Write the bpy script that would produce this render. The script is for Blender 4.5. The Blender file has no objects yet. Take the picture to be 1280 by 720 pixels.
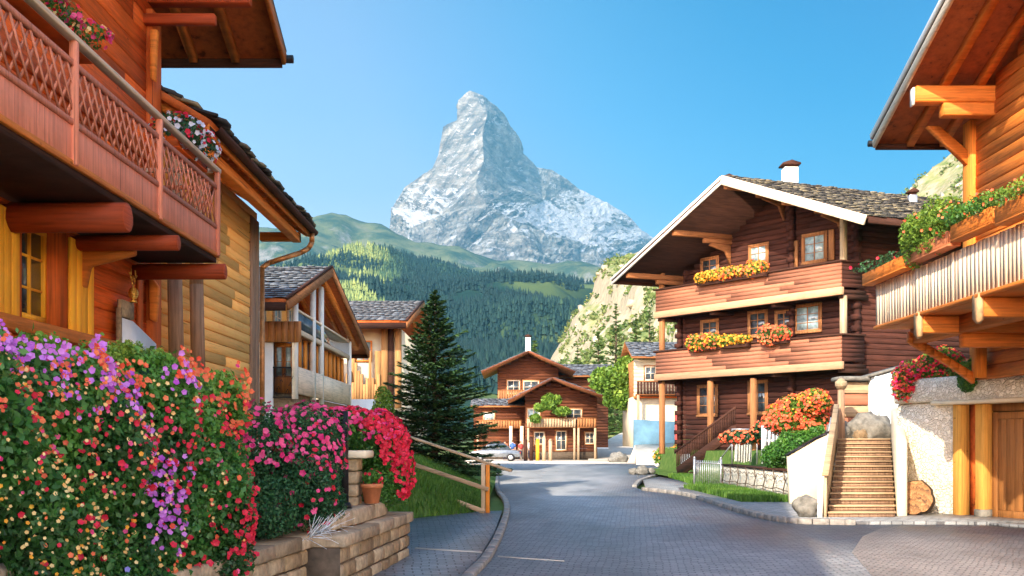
HAZE = 8.5e-5; SKYS = .15; SUNS = 2.6; EXPO = 1.9
import bpy, bmesh, math, random
import numpy as np
from mathutils import Vector, noise as mnoise
rnd = random.Random(7); NR = np.random.default_rng(11)
scene = bpy.context.scene
COL = scene.collection
F = 1300.0; EYE = 1.6
SUN_EL = 30.0; SUN_AZ = (-0.50, -0.866)
def at(px, py, d):
    return Vector(((px-640)/F*d, d, EYE+(552-py)/F*d))
def V(*a): return Vector(a)

# ------------------------------------------------------------------ materials
def _nodes(name):
    m = bpy.data.materials.new(name); m.use_nodes = True
    nt = m.node_tree; b = nt.nodes['Principled BSDF']
    return m, nt, b
def _lnk(nt, a, b): nt.links.new(a, b)
def _coord(nt, scale=(1,1,1), rot=(0,0,0)):
    tc = nt.nodes.new('ShaderNodeTexCoord'); mp = nt.nodes.new('ShaderNodeMapping')
    mp.inputs['Scale'].default_value = scale; mp.inputs['Rotation'].default_value = rot
    _lnk(nt, tc.outputs['Object'], mp.inputs['Vector']); return mp.outputs['Vector']
def _noise(nt, vec, scale, detail=4, rough=.6):
    n = nt.nodes.new('ShaderNodeTexNoise'); n.inputs['Scale'].default_value = scale
    n.inputs['Detail'].default_value = detail; n.inputs['Roughness'].default_value = rough
    _lnk(nt, vec, n.inputs['Vector']); return n.outputs['Fac']
def _ramp(nt, fac, stops):
    r = nt.nodes.new('ShaderNodeValToRGB'); e = r.color_ramp.elements
    while len(e) < len(stops): e.new(.5)
    for k, (p, c) in enumerate(stops):
        e[k].position = p; e[k].color = (c[0], c[1], c[2], 1)
    if fac is not None: _lnk(nt, fac, r.inputs['Fac'])
    return r.outputs['Color']
def _mix(nt, mode, fac, a, b):
    m = nt.nodes.new('ShaderNodeMix'); m.data_type = 'RGBA'; m.blend_type = mode
    if isinstance(fac, (int, float)): m.inputs[0].default_value = fac
    else: _lnk(nt, fac, m.inputs[0])
    for i, x in ((6, a), (7, b)):
        if isinstance(x, tuple): m.inputs[i].default_value = (x[0], x[1], x[2], 1)
        else: _lnk(nt, x, m.inputs[i])
    return m.outputs[2]
def _math(nt, op, a, b=None, clamp=False):
    m = nt.nodes.new('ShaderNodeMath'); m.operation = op; m.use_clamp = clamp
    for i, x in ((0, a), (1, b)):
        if x is None: continue
        if isinstance(x, (int, float)): m.inputs[i].default_value = x
        else: _lnk(nt, x, m.inputs[i])
    return m.outputs[0]
def _bump(nt, b, h, strength, dist=.02):
    bp = nt.nodes.new('ShaderNodeBump'); bp.inputs['Strength'].default_value = strength
    bp.inputs['Distance'].default_value = dist; _lnk(nt, h, bp.inputs['Height'])
    _lnk(nt, bp.outputs['Normal'], b.inputs['Normal'])
def _var(nt):
    a = nt.nodes.new('ShaderNodeAttribute'); a.attribute_name = 'var'; return a.outputs['Fac']
def sc(c, k): return tuple(min(1, x*k) for x in c)

def wood(name, c, dark=.45, light=1.35, grain='h', rough=.62, g=1.0, knots=True, weather=None):
    m, nt, b = _nodes(name)
    s = {'h': (1.2, 1.2, 22), 'v': (22, 22, 1.0), 'n': (6, 6, 6)}[grain]
    v = _coord(nt, tuple(x*g for x in s))
    n = _noise(nt, v, 1.0, 6, .65)
    col = _ramp(nt, n, [(.28, sc(c, dark)), (.5, c), (.75, sc(c, light))])
    vv = _var(nt)
    col = _mix(nt, 'MULTIPLY', 1.0, col, _ramp(nt, vv, [(0, (.80, .78, .76)), (1, (1.16, 1.14, 1.12))]))
    v2 = _coord(nt, (1, 1, 1)); blot = _noise(nt, v2, 1.3, 4, .7)
    wc = weather or sc(c, .5)
    col = _mix(nt, 'MIX', _ramp(nt, blot, [(.5, (0, 0, 0)), (.8, (.55, .55, .55))]), col, wc)
    if True:
        cs = tuple(x*g*q for x, q in zip(s, {'h': (.5, .5, 2.2), 'v': (2.2, 2.2, .5), 'n': (1, 1, 1)}[grain]))
        cr = _noise(nt, _coord(nt, cs), 1.0, 2, .5)
        col = _mix(nt, 'MIX', _ramp(nt, cr, [(.27, (.75, .75, .75)), (.34, (0, 0, 0))]), col, sc(c, .22))
    if knots:
        vo = nt.nodes.new('ShaderNodeTexVoronoi'); vo.inputs['Scale'].default_value = 1.6
        _lnk(nt, _coord(nt, (1, 1, 2.2)), vo.inputs['Vector'])
        col = _mix(nt, 'MIX', _ramp(nt, vo.outputs['Distance'], [(.03, (.7, .7, .7)), (.07, (0, 0, 0))]), col, sc(c, .25))
    _lnk(nt, col, b.inputs['Base Color']); b.inputs['Roughness'].default_value = rough
    b.inputs['Roughness'].default_value = min(.95, rough+.15); b.inputs['Specular IOR Level'].default_value = .22
    _bump(nt, b, n, .8, .015)
    return m
def plain(name, c, rough=.6, metal=0, var=.25, scale=8, bump=.2, spec=.4, dist=.01):
    m, nt, b = _nodes(name)
    n = _noise(nt, _coord(nt), scale, 6, .65)
    col = _ramp(nt, n, [(.3, sc(c, 1-var)), (.7, sc(c, 1+var))])
    _lnk(nt, col, b.inputs['Base Color']); b.inputs['Roughness'].default_value = rough
    b.inputs['Metallic'].default_value = metal; b.inputs['Specular IOR Level'].default_value = spec
    if bump: _bump(nt, b, n, bump, dist)
    return m
def varmat(name, stops, rough=.6, nscale=0, trans=0, spec=.3, bump=0):
    m, nt, b = _nodes(name)
    col = _ramp(nt, _var(nt), stops)
    if nscale:
        n = _noise(nt, _coord(nt), nscale, 5, .65)
        col = _mix(nt, 'MULTIPLY', 1.0, col, _ramp(nt, n, [(.3, (.6, .6, .6)), (.7, (1.3, 1.3, 1.3))]))
        if bump: _bump(nt, b, n, bump, .03)
    _lnk(nt, col, b.inputs['Base Color']); b.inputs['Roughness'].default_value = rough
    b.inputs['Specular IOR Level'].default_value = spec
    if trans:
        out = nt.nodes['Material Output']; t = nt.nodes.new('ShaderNodeBsdfTranslucent'); _lnk(nt, col, t.inputs['Color'])
        mx = nt.nodes.new('ShaderNodeMixShader'); mx.inputs[0].default_value = trans
        _lnk(nt, b.outputs[0], mx.inputs[1]); _lnk(nt, t.outputs[0], mx.inputs[2]); _lnk(nt, mx.outputs[0], out.inputs['Surface'])
    return m
def rubble(name, c1, c2, scale, mortar=(.5, .46, .38), mw=.06, rough=.9):
    m, nt, b = _nodes(name)
    v = _coord(nt, (1, 1, 1.3)); nz = _noise(nt, v, 3, 3)
    vo = nt.nodes.new('ShaderNodeTexVoronoi'); vo.feature = 'DISTANCE_TO_EDGE'; vo.inputs['Scale'].default_value = scale
    v1 = nt.nodes.new('ShaderNodeTexVoronoi'); v1.inputs['Scale'].default_value = scale
    dv = nt.nodes.new('ShaderNodeVectorMath'); dv.operation = 'ADD'
    nc = nt.nodes.new('ShaderNodeTexNoise'); nc.inputs['Scale'].default_value = 6; _lnk(nt, v, nc.inputs['Vector'])
    sv = nt.nodes.new('ShaderNodeVectorMath'); sv.operation = 'SCALE'; sv.inputs['Scale'].default_value = .12
    _lnk(nt, nc.outputs['Color'], sv.inputs[0]); _lnk(nt, v, dv.inputs[0]); _lnk(nt, sv.outputs[0], dv.inputs[1])
    _lnk(nt, dv.outputs[0], vo.inputs['Vector']); _lnk(nt, dv.outputs[0], v1.inputs['Vector'])
    sep = nt.nodes.new('ShaderNodeSeparateColor'); _lnk(nt, v1.outputs['Color'], sep.inputs[0])
    col = _ramp(nt, sep.outputs[0], [(0, c1), (1, c2)])
    fine = _noise(nt, v, 30, 4)
    col = _mix(nt, 'MULTIPLY', 1.0, col, _ramp(nt, fine, [(.3, (.7, .7, .7)), (.7, (1.25, 1.25, 1.25))]))
    edge = _ramp(nt, vo.outputs['Distance'], [(mw*.5, (0, 0, 0)), (mw, (1, 1, 1))])
    col = _mix(nt, 'MIX', edge, mortar, col)
    _lnk(nt, col, b.inputs['Base Color']); b.inputs['Roughness'].default_value = rough
    h = _math(nt, 'ADD', _ramp(nt, vo.outputs['Distance'], [(0, (0, 0, 0)), (mw*2, (1, 1, 1))]), _math(nt, 'MULTIPLY', fine, .4))
    _bump(nt, b, h, .8, .03)
    return m
def paver(name, c1, c2, mortar, bw, bh, rot=0, rough=.55):
    m, nt, b = _nodes(name)
    v = _coord(nt, (1, 1, 1), (0, 0, rot))
    nd = nt.nodes.new('ShaderNodeTexNoise'); nd.inputs['Scale'].default_value = 1.2; _lnk(nt, v, nd.inputs['Vector'])
    sv = nt.nodes.new('ShaderNodeVectorMath'); sv.operation = 'SCALE'; sv.inputs['Scale'].default_value = .10
    dv = nt.nodes.new('ShaderNodeVectorMath'); dv.operation = 'ADD'
    _lnk(nt, nd.outputs['Color'], sv.inputs[0]); _lnk(nt, v, dv.inputs[0]); _lnk(nt, sv.outputs[0], dv.inputs[1])
    br = nt.nodes.new('ShaderNodeTexBrick'); _lnk(nt, dv.outputs[0], br.inputs['Vector'])
    br.inputs['Scale'].default_value = 1; br.inputs['Brick Width'].default_value = bw; br.inputs['Row Height'].default_value = bh
    br.inputs['Mortar Size'].default_value = .012; br.inputs['Color1'].default_value = (*c1, 1); br.inputs['Color2'].default_value = (*c2, 1)
    br.inputs['Mortar'].default_value = (*mortar, 1); br.inputs['Bias'].default_value = .1; br.inputs['Mortar Smooth'].default_value = .4
    big = _noise(nt, _coord(nt, (1, .35, 1)), .55, 5, .65); fine = _noise(nt, v, 60, 3)
    col = _mix(nt, 'MULTIPLY', 1.0, br.outputs['Color'], _ramp(nt, big, [(.3, (.55, .54, .54)), (.42, (.85, .85, .85)), (.5, (1.0, 1.0, 1.0)), (.72, (1.4, 1.36, 1.33))]))
    col = _mix(nt, 'MULTIPLY', 1.0, col, _ramp(nt, fine, [(.3, (.75, .75, .75)), (.7, (1.2, 1.2, 1.2))]))
    _lnk(nt, col, b.inputs['Base Color'])
    _lnk(nt, _ramp(nt, big, [(.3, (rough-.15,)*3), (.7, (rough+.15,)*3)]), b.inputs['Roughness'])
    h = _math(nt, 'ADD', _math(nt, 'SUBTRACT', 1.0, br.outputs['Fac']), _math(nt, 'MULTIPLY', fine, .3))
    _bump(nt, b, h, .7, .02)
    return m
def glassm(name, c, rough=.06):
    m, nt, b = _nodes(name)
    n = _noise(nt, _coord(nt), 2.5, 3)
    _lnk(nt, _ramp(nt, n, [(.35, sc(c, .5)), (.65, sc(c, 1.5))]), b.inputs['Base Color'])
    b.inputs['Roughness'].default_value = rough; b.inputs['Specular IOR Level'].default_value = .8
    return m

M = {}
M['red'] = wood('red_stained_wood', (.66, .115, .014), .5, 1.4, 'h', .45)
M['reddark'] = wood('dark_red_brown_log', (.34, .055, .014), .6, 1.3, 'h', .5)
M['redv'] = wood('red_stained_wood_upright', (.58, .12, .02), .5, 1.4, 'v', .5)
M['pinkwood'] = wood('faded_red_paint_wood', (.66, .24, .15), .7, 1.25, 'v', .55, knots=False)
M['orange'] = wood('honey_orange_wood', (.62, .19, .03), .6, 1.35, 'h', .5)
M['orangev'] = wood('honey_orange_wood_upright', (.74, .25, .035), .6, 1.35, 'v', .5)
M['yellow'] = wood('amber_wood', (.98, .46, .035), .75, 1.15, 'v', .45, knots=False)
M['blond'] = wood('blond_log_wood', (1.0, .52, .15), .78, 1.0, 'h', .7, .8, weather=(.75, .34, .09))
M['greywood'] = wood('weathered_grey_brown_wood', (.32, .20, .13), .5, 1.5, 'v', .8)
M['palev'] = wood('pale_bleached_boards', (.72, .60, .46), .6, 1.15, 'v', .7, weather=(.5, .38, .26))
M['paleh'] = wood('pale_bleached_beam', (.70, .57, .43), .65, 1.15, 'h', .7, knots=False)
M['darklog'] = wood('dark_larch_logs', (.055, .018, .012), .4, 1.7, 'h', .75)
M['balc'] = wood('reddish_brown_larch_boards', (.36, .145, .085), .7, 1.2, 'h', .7)
M['paledge'] = wood('pale_larch_edge_board', (.50, .28, .165), .7, 1.15, 'h', .7)
M['midw'] = wood('brown_larch_wood', (.30, .12, .045), .5, 1.4, 'h', .7)
M['midv'] = wood('brown_larch_wood_upright', (.34, .15, .06), .5, 1.5, 'v', .7)
M['village'] = wood('dark_village_wood', (.135, .046, .022), .5, 1.6, 'h', .75)
M['soffit'] = wood('orange_soffit_boards', (.52, .12, .025), .55, 1.3, 'n', .55)
M['darkwood'] = wood('very_dark_wood', (.055, .022, .014), .5, 1.6, 'h', .75)
M['door'] = wood('brown_plank_door_wood', (.30, .13, .04), .6, 1.3, 'v', .5, knots=False)
M['stairw'] = wood('sun_bleached_stair_wood', (.44, .31, .19), .45, 1.3, 'h', .8)
M['stairv'] = wood('sun_bleached_rail_wood', (.46, .34, .22), .45, 1.3, 'v', .8)
M['cut'] = wood('cut_log_end_wood', (.62, .38, .2), .5, 1.2, 'n', .8)
M['slate'] = varmat('blue_grey_slate', [(0, (.07, .08, .095)), (.6, (.11, .125, .15)), (1, (.16, .175, .205))], .55, 5, bump=.3)
M['mossy'] = varmat('lichen_covered_stone_slate', [(0, (.022, .022, .024)), (.5, (.075, .07, .065)), (.8, (.14, .125, .09)), (1, (.26, .22, .14))], .85, 9, bump=.4)
M['white'] = plain('white_limewash', (.78, .76, .72), .8, var=.08, scale=3)
M['cream'] = plain('cream_plaster', (.74, .63, .45), .85, var=.1, scale=2.5)
M['bluewhite'] = plain('cool_white_paint', (.70, .74, .78), .5, var=.05)
M['shadeblue'] = plain('shade_blue_render', (.08, .165, .23), .85, var=.3, scale=.9)  # whitish render, the blue of its shade put into the colour
M['oldcream'] = plain('old_cream_render', (.50, .43, .31), .9, var=.2, scale=1.2)
M['oldtan'] = wood('tan_weathered_boards', (.40, .21, .085), .6, 1.3, 'v', .8)
M['tanpost'] = wood('tan_squared_timber', (.62, .32, .07), .6, 1.25, 'v', .8)
M['iron'] = plain('black_wrought_iron', (.02, .02, .022), .45, metal=.6, bump=0)
M['galv'] = plain('galvanised_iron', (.42, .42, .44), .4, metal=.7, bump=0)
M['copper'] = plain('aged_copper', (.42, .18, .06), .45, metal=.5, var=.4)
M['gold'] = plain('gilded_brass', (.75, .45, .10), .35, metal=.8, bump=0)
M['terra'] = plain('terracotta', (.50, .17, .07), .75, var=.2)
M['glass'] = glassm('dark_window_glass', (.045, .06, .075))
M['glassl'] = glassm('window_glass_over_pale_curtain', (.30, .42, .46), .12)
M['curtain'] = plain('white_curtain_cloth', (.7, .7, .7), .9)
M['rubble'] = rubble('whitewashed_rubble_stone', (.62, .57, .47), (.86, .82, .72), 9.0, (.66, .60, .48), .06)
M['greyrock'] = plain('grey_fieldstone', (.17, .16, .14), .9, var=.5, scale=6, bump=.6, dist=.04)
M['cutstone'] = varmat('brown_sandstone_block', [(0, (.16, .105, .06)), (.5, (.30, .21, .12)), (1, (.46, .36, .24))], .9, 12, bump=.6)
M['caps'] = varmat('sandstone_cap', [(0, (.26, .19, .12)), (1, (.46, .36, .25))], .85, 10, bump=.5)
M['mortar'] = plain('dark_mortar', (.09, .065, .045), .95, var=.4)
M['road'] = paver('grey_porphyry_setts', (.25, .26, .275), (.38, .385, .40), (.15, .16, .17), .19, .11, .12)
M['apron'] = paver('reddish_porphyry_setts', (.28, .235, .225), (.38, .33, .31), (.15, .14, .135), .16, .10, .5)
M['walk'] = paver('dark_grey_paving_setts', (.15, .16, .17), (.24, .25, .26), (.07, .07, .075), .22, .16, -.1, .5)
M['kerb'] = plain('kerb_granite', (.24, .22, .20), .75, var=.4, scale=9, bump=.4)
M['path'] = plain('pale_sunlit_paving', (.52, .47, .40), .85, var=.25, scale=1.5)
M['soil'] = plain('brown_soil', (.10, .07, .045), .95, var=.4, scale=4)
M['leaf'] = varmat('fresh_green_leaves', [(0, (.02, .07, .015)), (.4, (.05, .17, .03)), (.8, (.12, .30, .04)), (1, (.24, .42, .07))], .45, trans=.3, spec=.45)
M['leafy'] = varmat('yellow_green_leaves', [(0, (.04, .10, .015)), (.5, (.12, .23, .03)), (1, (.30, .42, .06))], .5, trans=.3)
M['leafd'] = varmat('dark_green_leaves', [(0, (.012, .045, .02)), (.6, (.035, .12, .045)), (1, (.08, .21, .07))], .45, trans=.25)
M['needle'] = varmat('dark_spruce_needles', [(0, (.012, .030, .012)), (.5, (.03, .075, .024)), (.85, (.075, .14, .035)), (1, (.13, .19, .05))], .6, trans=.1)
M['larch'] = varmat('pale_larch_needles', [(0, (.05, .11, .03)), (.6, (.12, .21, .06)), (1, (.26, .35, .11))], .6, trans=.2)
M['bark'] = plain('brown_bark', (.09, .06, .04), .95, var=.5, scale=12, bump=.8, dist=.03)
M['grass'] = varmat('grass_blades', [(0, (.03, .09, .012)), (.6, (.09, .20, .025)), (1, (.24, .34, .06))], .55, trans=.3)
for k, c0, c1 in (('crimson', (.50, .008, .03), (.80, .03, .08)), ('pink', (.65, .02, .16), (.85, .12, .30)),
                  ('violet', (.42, .06, .50), (.72, .28, .80)), ('coral', (.75, .06, .03), (.90, .25, .10)),
                  ('peach', (.85, .45, .14), (.92, .72, .35)), ('orangef', (.85, .22, .02), (.92, .50, .05)), ('bluef', (.12, .10, .5), (.3, .28, .75)), ('paleblue', (.45, .55, .8), (.8, .8, .85))):
    M[k] = varmat(k+'_petals', [(0, c0), (1, c1)], .5, trans=.3)
M['car'] = plain('silver_car_paint', (.20, .215, .235), .25, metal=.5, bump=0)
M['tyre'] = plain('tyre_rubber', (.02, .02, .02), .8)
M['skin'] = plain('skin', (.55, .33, .24), .6, bump=0)
M['bluecloth'] = plain('blue_cloth', (.05, .12, .35), .8)
M['redcloth'] = plain('red_cloth', (.45, .05, .04), .8)
M['darkcloth'] = plain('dark_cloth', (.03, .03, .05), .85)
M['greycloth'] = plain('grey_sheer_cloth', (.42, .42, .38), .9, var=.4, scale=14)

def terrain_mat(name, stops, scale, rock=None, rockthr=(.45, .6), bump=.6, dist=2.0, patch=None, pscale=.002):
    m, nt, b = _nodes(name)
    v = _coord(nt); n = _noise(nt, v, scale, 8, .7)
    col = _ramp(nt, n, stops)
    if patch:
        pn = _noise(nt, v, pscale, 4, .6)
        col = _mix(nt, 'MIX', _ramp(nt, pn, [(.48, (0, 0, 0)), (.58, (1, 1, 1))]), col, patch)
    if rock:
        g = nt.nodes.new('ShaderNodeNewGeometry'); s = nt.nodes.new('ShaderNodeSeparateXYZ'); _lnk(nt, g.outputs['Normal'], s.inputs[0])
        rn = _noise(nt, v, scale*3, 6, .7)
        k = _math(nt, 'ADD', _math(nt, 'SUBTRACT', 1.0, s.outputs['Z']), _math(nt, 'MULTIPLY', _math(nt, 'SUBTRACT', rn, .5), .9))
        rc = _ramp(nt, _noise(nt, v, scale*6, 5, .7), [(.3, sc(rock, .6)), (.7, sc(rock, 1.3))])
        col = _mix(nt, 'MIX', _ramp(nt, k, [(rockthr[0], (0, 0, 0)), (rockthr[1], (1, 1, 1))]), col, rc)
    _lnk(nt, col, b.inputs['Base Color']); b.inputs['Roughness'].default_value = .95; b.inputs['Specular IOR Level'].default_value = .1
    _bump(nt, b, n, bump, dist)
    return m
def matterhorn_mat():
    m, nt, b = _nodes('grey_rock_and_snow')
    v = _coord(nt)
    n = _noise(nt, _coord(nt, (1, 1, 2.2), (0, .35, 0)), .006, 10, .72)
    strata = _noise(nt, _coord(nt, (.3, .3, 3.5), (.15, .42, 0)), .005, 7, .7)
    mp1 = nt.nodes.new('ShaderNodeMapping'); mp1.inputs['Rotation'].default_value = (0, math.radians(-38), 0); _lnk(nt, v, mp1.inputs['Vector'])
    mp2 = nt.nodes.new('ShaderNodeMapping'); mp2.inputs['Scale'].default_value = (5.0, 1.2, .8); _lnk(nt, mp1.outputs[0], mp2.inputs['Vector'])
    rib = _noise(nt, mp2.outputs[0], .0032, 8, .62)
    rock = _ramp(nt, n, [(.3, (.17, .165, .165)), (.5, (.31, .295, .27)), (.7, (.47, .44, .39))])
    rock = _mix(nt, 'MULTIPLY', 1.0, rock, _ramp(nt, strata, [(.38, (.6, .6, .62)), (.6, (1.15, 1.15, 1.15))]))
    rock = _mix(nt, 'MULTIPLY', 1.0, rock, _ramp(nt, rib, [(.38, (.5, .5, .53)), (.6, (1.3, 1.28, 1.22))]))
    g = nt.nodes.new('ShaderNodeNewGeometry'); s = nt.nodes.new('ShaderNodeSeparateXYZ'); _lnk(nt, g.outputs['Normal'], s.inputs[0])
    k = _math(nt, 'ADD', s.outputs['Z'], _math(nt, 'MULTIPLY', _math(nt, 'SUBTRACT', rib, .5), 2.0))
    k = _math(nt, 'ADD', k, _math(nt, 'MULTIPLY', _math(nt, 'SUBTRACT', strata, .5), .7))
    k = _math(nt, 'ADD', _math(nt, 'MULTIPLY', k, .24), _math(nt, 'MULTIPLY', _var(nt), .95))
    col = _mix(nt, 'MIX', _ramp(nt, k, [(.54, (0, 0, 0)), (.76, (.92, .92, .92))]), rock, (.68, .68, .70))
    _lnk(nt, col, b.inputs['Base Color']); b.inputs['Roughness'].default_value = .85; b.inputs['Specular IOR Level'].default_value = .1
    _bump(nt, b, _math(nt, 'ADD', n, _math(nt, 'ADD', strata, _math(nt, 'MULTIPLY', rib, 1.5))), .7, 50)
    return m

# ------------------------------------------------------------------ mesh building
def wloc(o):
    p = Vector((0, 0, 0))
    while o is not None:
        p += Vector(o.location); o = o.parent
    return p
def tag(o, label=None, cat=None, group=None, kind=None):
    if label: o['label'] = label
    if cat: o['category'] = cat
    if group: o['group'] = group
    if kind: o['kind'] = kind
    return o
def empty(name, loc, label, cat, group=None):
    o = bpy.data.objects.new(name, None); COL.objects.link(o); o.location = loc; o.empty_display_size = .3
    return tag(o, label, cat, group)
class MB:
    def __init__(s, f=None): s.v = []; s.fc = []; s.r = []; s.f = f; s.arr = []
    def add(s, vs, fs, r=None):
        b = len(s.v); r = rnd.random() if r is None else r
        for p in vs:
            p = tuple(p); s.v.append(tuple(s.f(*p)) if s.f else p)
        for q in fs: s.fc.append(tuple(i+b for i in q)); s.r.append(r)
        return s
    BF = [(0,3,2,1),(4,5,6,7),(0,1,5,4),(1,2,6,5),(2,3,7,6),(3,0,4,7)]
    def box(s, x0, x1, y0, y1, z0, z1, r=None):
        return s.add([(x0,y0,z0),(x1,y0,z0),(x1,y1,z0),(x0,y1,z0),(x0,y0,z1),(x1,y0,z1),(x1,y1,z1),(x0,y1,z1)], s.BF, r)
    def beam(s, p, q, w, h, up=(0,0,1), r=None):
        p, q, up = Vector(p), Vector(q), Vector(up); d = (q-p).normalized(); a = d.cross(up).normalized(); c = a.cross(d)
        a *= w/2; c *= h/2
        return s.add([p-a-c, p+a-c, q+a-c, q-a-c, p-a+c, p+a+c, q+a+c, q-a+c], s.BF, r)
    def cyl(s, p, q, r0, r1=None, n=10, r=None, jit=0):
        p, q = Vector(p), Vector(q); r1 = r0 if r1 is None else r1
        d = (q-p).normalized(); a = d.orthogonal().normalized(); c = d.cross(a)
        vs = []
        for (o, rr) in ((p, r0), (q, r1)):
            for k in range(n):
                t = 2*math.pi*k/n; j = 1+jit*(rnd.random()-.5)
                vs.append(o+(a*math.cos(t)+c*math.sin(t))*rr*j)
        fs = [(k, (k+1) % n, n+(k+1) % n, n+k) for k in range(n)]+[tuple(range(n))[::-1], tuple(range(n, 2*n))]
        return s.add(vs, fs, r)
    def tube(s, pts, rad, n=8):
        for a, b in zip(pts[:-1], pts[1:]): s.cyl(a, b, rad, rad, n)
        return s
    def prism(s, pts, ext, r=None):
        ext = Vector(ext); n = len(pts); a = [Vector(p) for p in pts]
        return s.add(a+[p+ext for p in a], [tuple(range(n))[::-1], tuple(range(n, 2*n))]+[(k, (k+1) % n, n+(k+1) % n, n+k) for k in range(n)], r)
    def quads(s, V_, r):   # numpy (N,4,3), (N,)
        s.arr.append((np.asarray(V_, dtype=np.float64), np.asarray(r, dtype=np.float64), None)); return s
    def nmesh(s, V_, Fi, r):  # numpy verts (K,3), faces list array (N,4)
        s.arr.append((np.asarray(V_, dtype=np.float64), np.asarray(r, dtype=np.float64), np.asarray(Fi))); return s
    def build(s, name, m, parent=None, smooth=False, bevel=0):
        me = bpy.data.meshes.new(name)
        off = wloc(parent)
        verts = np.array(s.v, dtype=np.float64).reshape(-1, 3); nb = len(verts)
        loops = [i for q in s.fc for i in q]; sizes = [len(q) for q in s.fc]; var = list(s.r)
        vl = [verts]; ll = [np.array(loops, dtype=np.int64)]; szl = [np.array(sizes, dtype=np.int64)]; rl = [np.array(var, dtype=np.float64)]
        for (a, r, fi) in s.arr:
            if fi is None:
                n = len(a); vl.append(a.reshape(-1, 3)); ll.append(np.arange(4*n)+nb); szl.append(np.full(n, 4)); nb += 4*n
            else:
                vl.append(a); ll.append(fi.reshape(-1)+nb); szl.append(np.full(len(fi), fi.shape[1])); nb += len(a)
            rl.append(r)
        verts = np.concatenate(vl)-np.array(off); loops = np.concatenate(ll).astype(np.int32); sizes = np.concatenate(szl).astype(np.int32); var = np.concatenate(rl).astype(np.float32)
        me.vertices.add(len(verts)); me.vertices.foreach_set('co', verts.astype(np.float32).ravel())
        me.loops.add(len(loops)); me.loops.foreach_set('vertex_index', loops)
        me.polygons.add(len(sizes)); st = np.concatenate([[0], np.cumsum(sizes)[:-1]]).astype(np.int32)
        me.polygons.foreach_set('loop_start', st); me.polygons.foreach_set('loop_total', sizes)
        me.update(calc_edges=True)
        at_ = me.attributes.new('var', 'FLOAT', 'FACE'); at_.data.foreach_set('value', var)
        if smooth: me.polygons.foreach_set('use_smooth', [True]*len(sizes))
        me.materials.append(M[m] if isinstance(m, str) else m)
        if not s.arr:
            bm = bmesh.new(); bm.from_mesh(me); bmesh.ops.recalc_face_normals(bm, faces=bm.faces); bm.to_mesh(me); bm.free()
        me.validate()
        o = bpy.data.objects.new(name, me); COL.objects.link(o)
        if parent: o.parent = parent
        if bevel:
            b = o.modifiers.new('bevel', 'BEVEL'); b.width = bevel; b.segments = 1; b.limit_method = 'ANGLE'
        return o

def logwall(mb, p0, p1, z0, z1, h, t, nin, holes=(), ztop=None, jit=.012, ch=.02, over=0):
    """horizontal logs from p0 to p1 (2D), outer face on the line, body towards nin"""
    p0, p1 = Vector((p0[0], p0[1], 0)), Vector((p1[0], p1[1], 0)); L = (p1-p0).length; d = (p1-p0)/L; nin = Vector((nin[0], nin[1], 0))
    z = z0
    while z < z1-.03:
        zz = min(z+h, z1); segs = [(-over, L+over)]
        if ztop:
            N = 60; ok = [k for k in range(N) if ztop((k+.5)/N*L) > zz-.02]
            if not ok: break
            segs = [(ok[0]/N*L, (ok[-1]+1)/N*L)]
        for (a, b, ha, hb) in holes:
            if zz > ha+.02 and z < hb-.02:
                ns = []
                for (s0, s1) in segs:
                    if b <= s0 or a >= s1: ns.append((s0, s1)); continue
                    if a > s0: ns.append((s0, a))
                    if b < s1: ns.append((b, s1))
                segs = ns
        for (s0, s1) in segs:
            cuts = [s0]
            while cuts[-1] < s1-4.5: cuts.append(cuts[-1]+4+rnd.random()*4)
            if s1-cuts[-1] < .5 and len(cuts) > 1: cuts.pop()
            cuts.append(s1)
            for a, b in zip(cuts[:-1], cuts[1:]):
                j = (rnd.random()-.5)*2*jit
                prof = [(0+j+ch, z+.004), (j, z+ch), (j, zz-ch), (j+ch, zz-.004), (t, zz-.004), (t, z+.004)]
                pts = [p0+d*(a+.002)+nin*q+Vector((0, 0, w)) for q, w in prof]
                mb.prism(pts, d*(b-a-.004))
        z = zz
    return mb

def shingles(mb, a, b, c, d, nu, nv, thick=.03, jit=.3, lift=.03):
    """a,b eave ends; d,c ridge ends (a->d, b->c). overlapping slates"""
    a, b, c, d = map(Vector, (a, b, c, d)); n = (b-a).cross(d-a).normalized()
    if n.z < 0: n = -n
    for j in range(nv):
        v0, v1 = j/nv, min(1.0, (j+1.35)/nv)
        off = rnd.random()
        for i in range(-1, nu):
            u0 = (i+off)/nu; u1 = u0+1/nu
            if u1 <= 0: continue
            u0 = max(0, u0); u1 = min(1, u1)
            if u1-u0 < .1/nu: continue
            vv = v0+(rnd.random()-.5)*jit/nv
            def P(u, v): return (a*(1-u)+b*u)*(1-v)+(d*(1-u)+c*u)*v
            l0 = lift+thick+rnd.random()*thick; g = (u1-u0)*.03
            q = [P(u0+g, vv)+n*l0, P(u1-g, vv)+n*l0*(.8+.4*rnd.random()), P(u1-g, v1)+n*.005, P(u0+g, v1)+n*.005]
            mb.add([p-n*thick for p in q]+q, MB.BF)
    return mb

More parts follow.
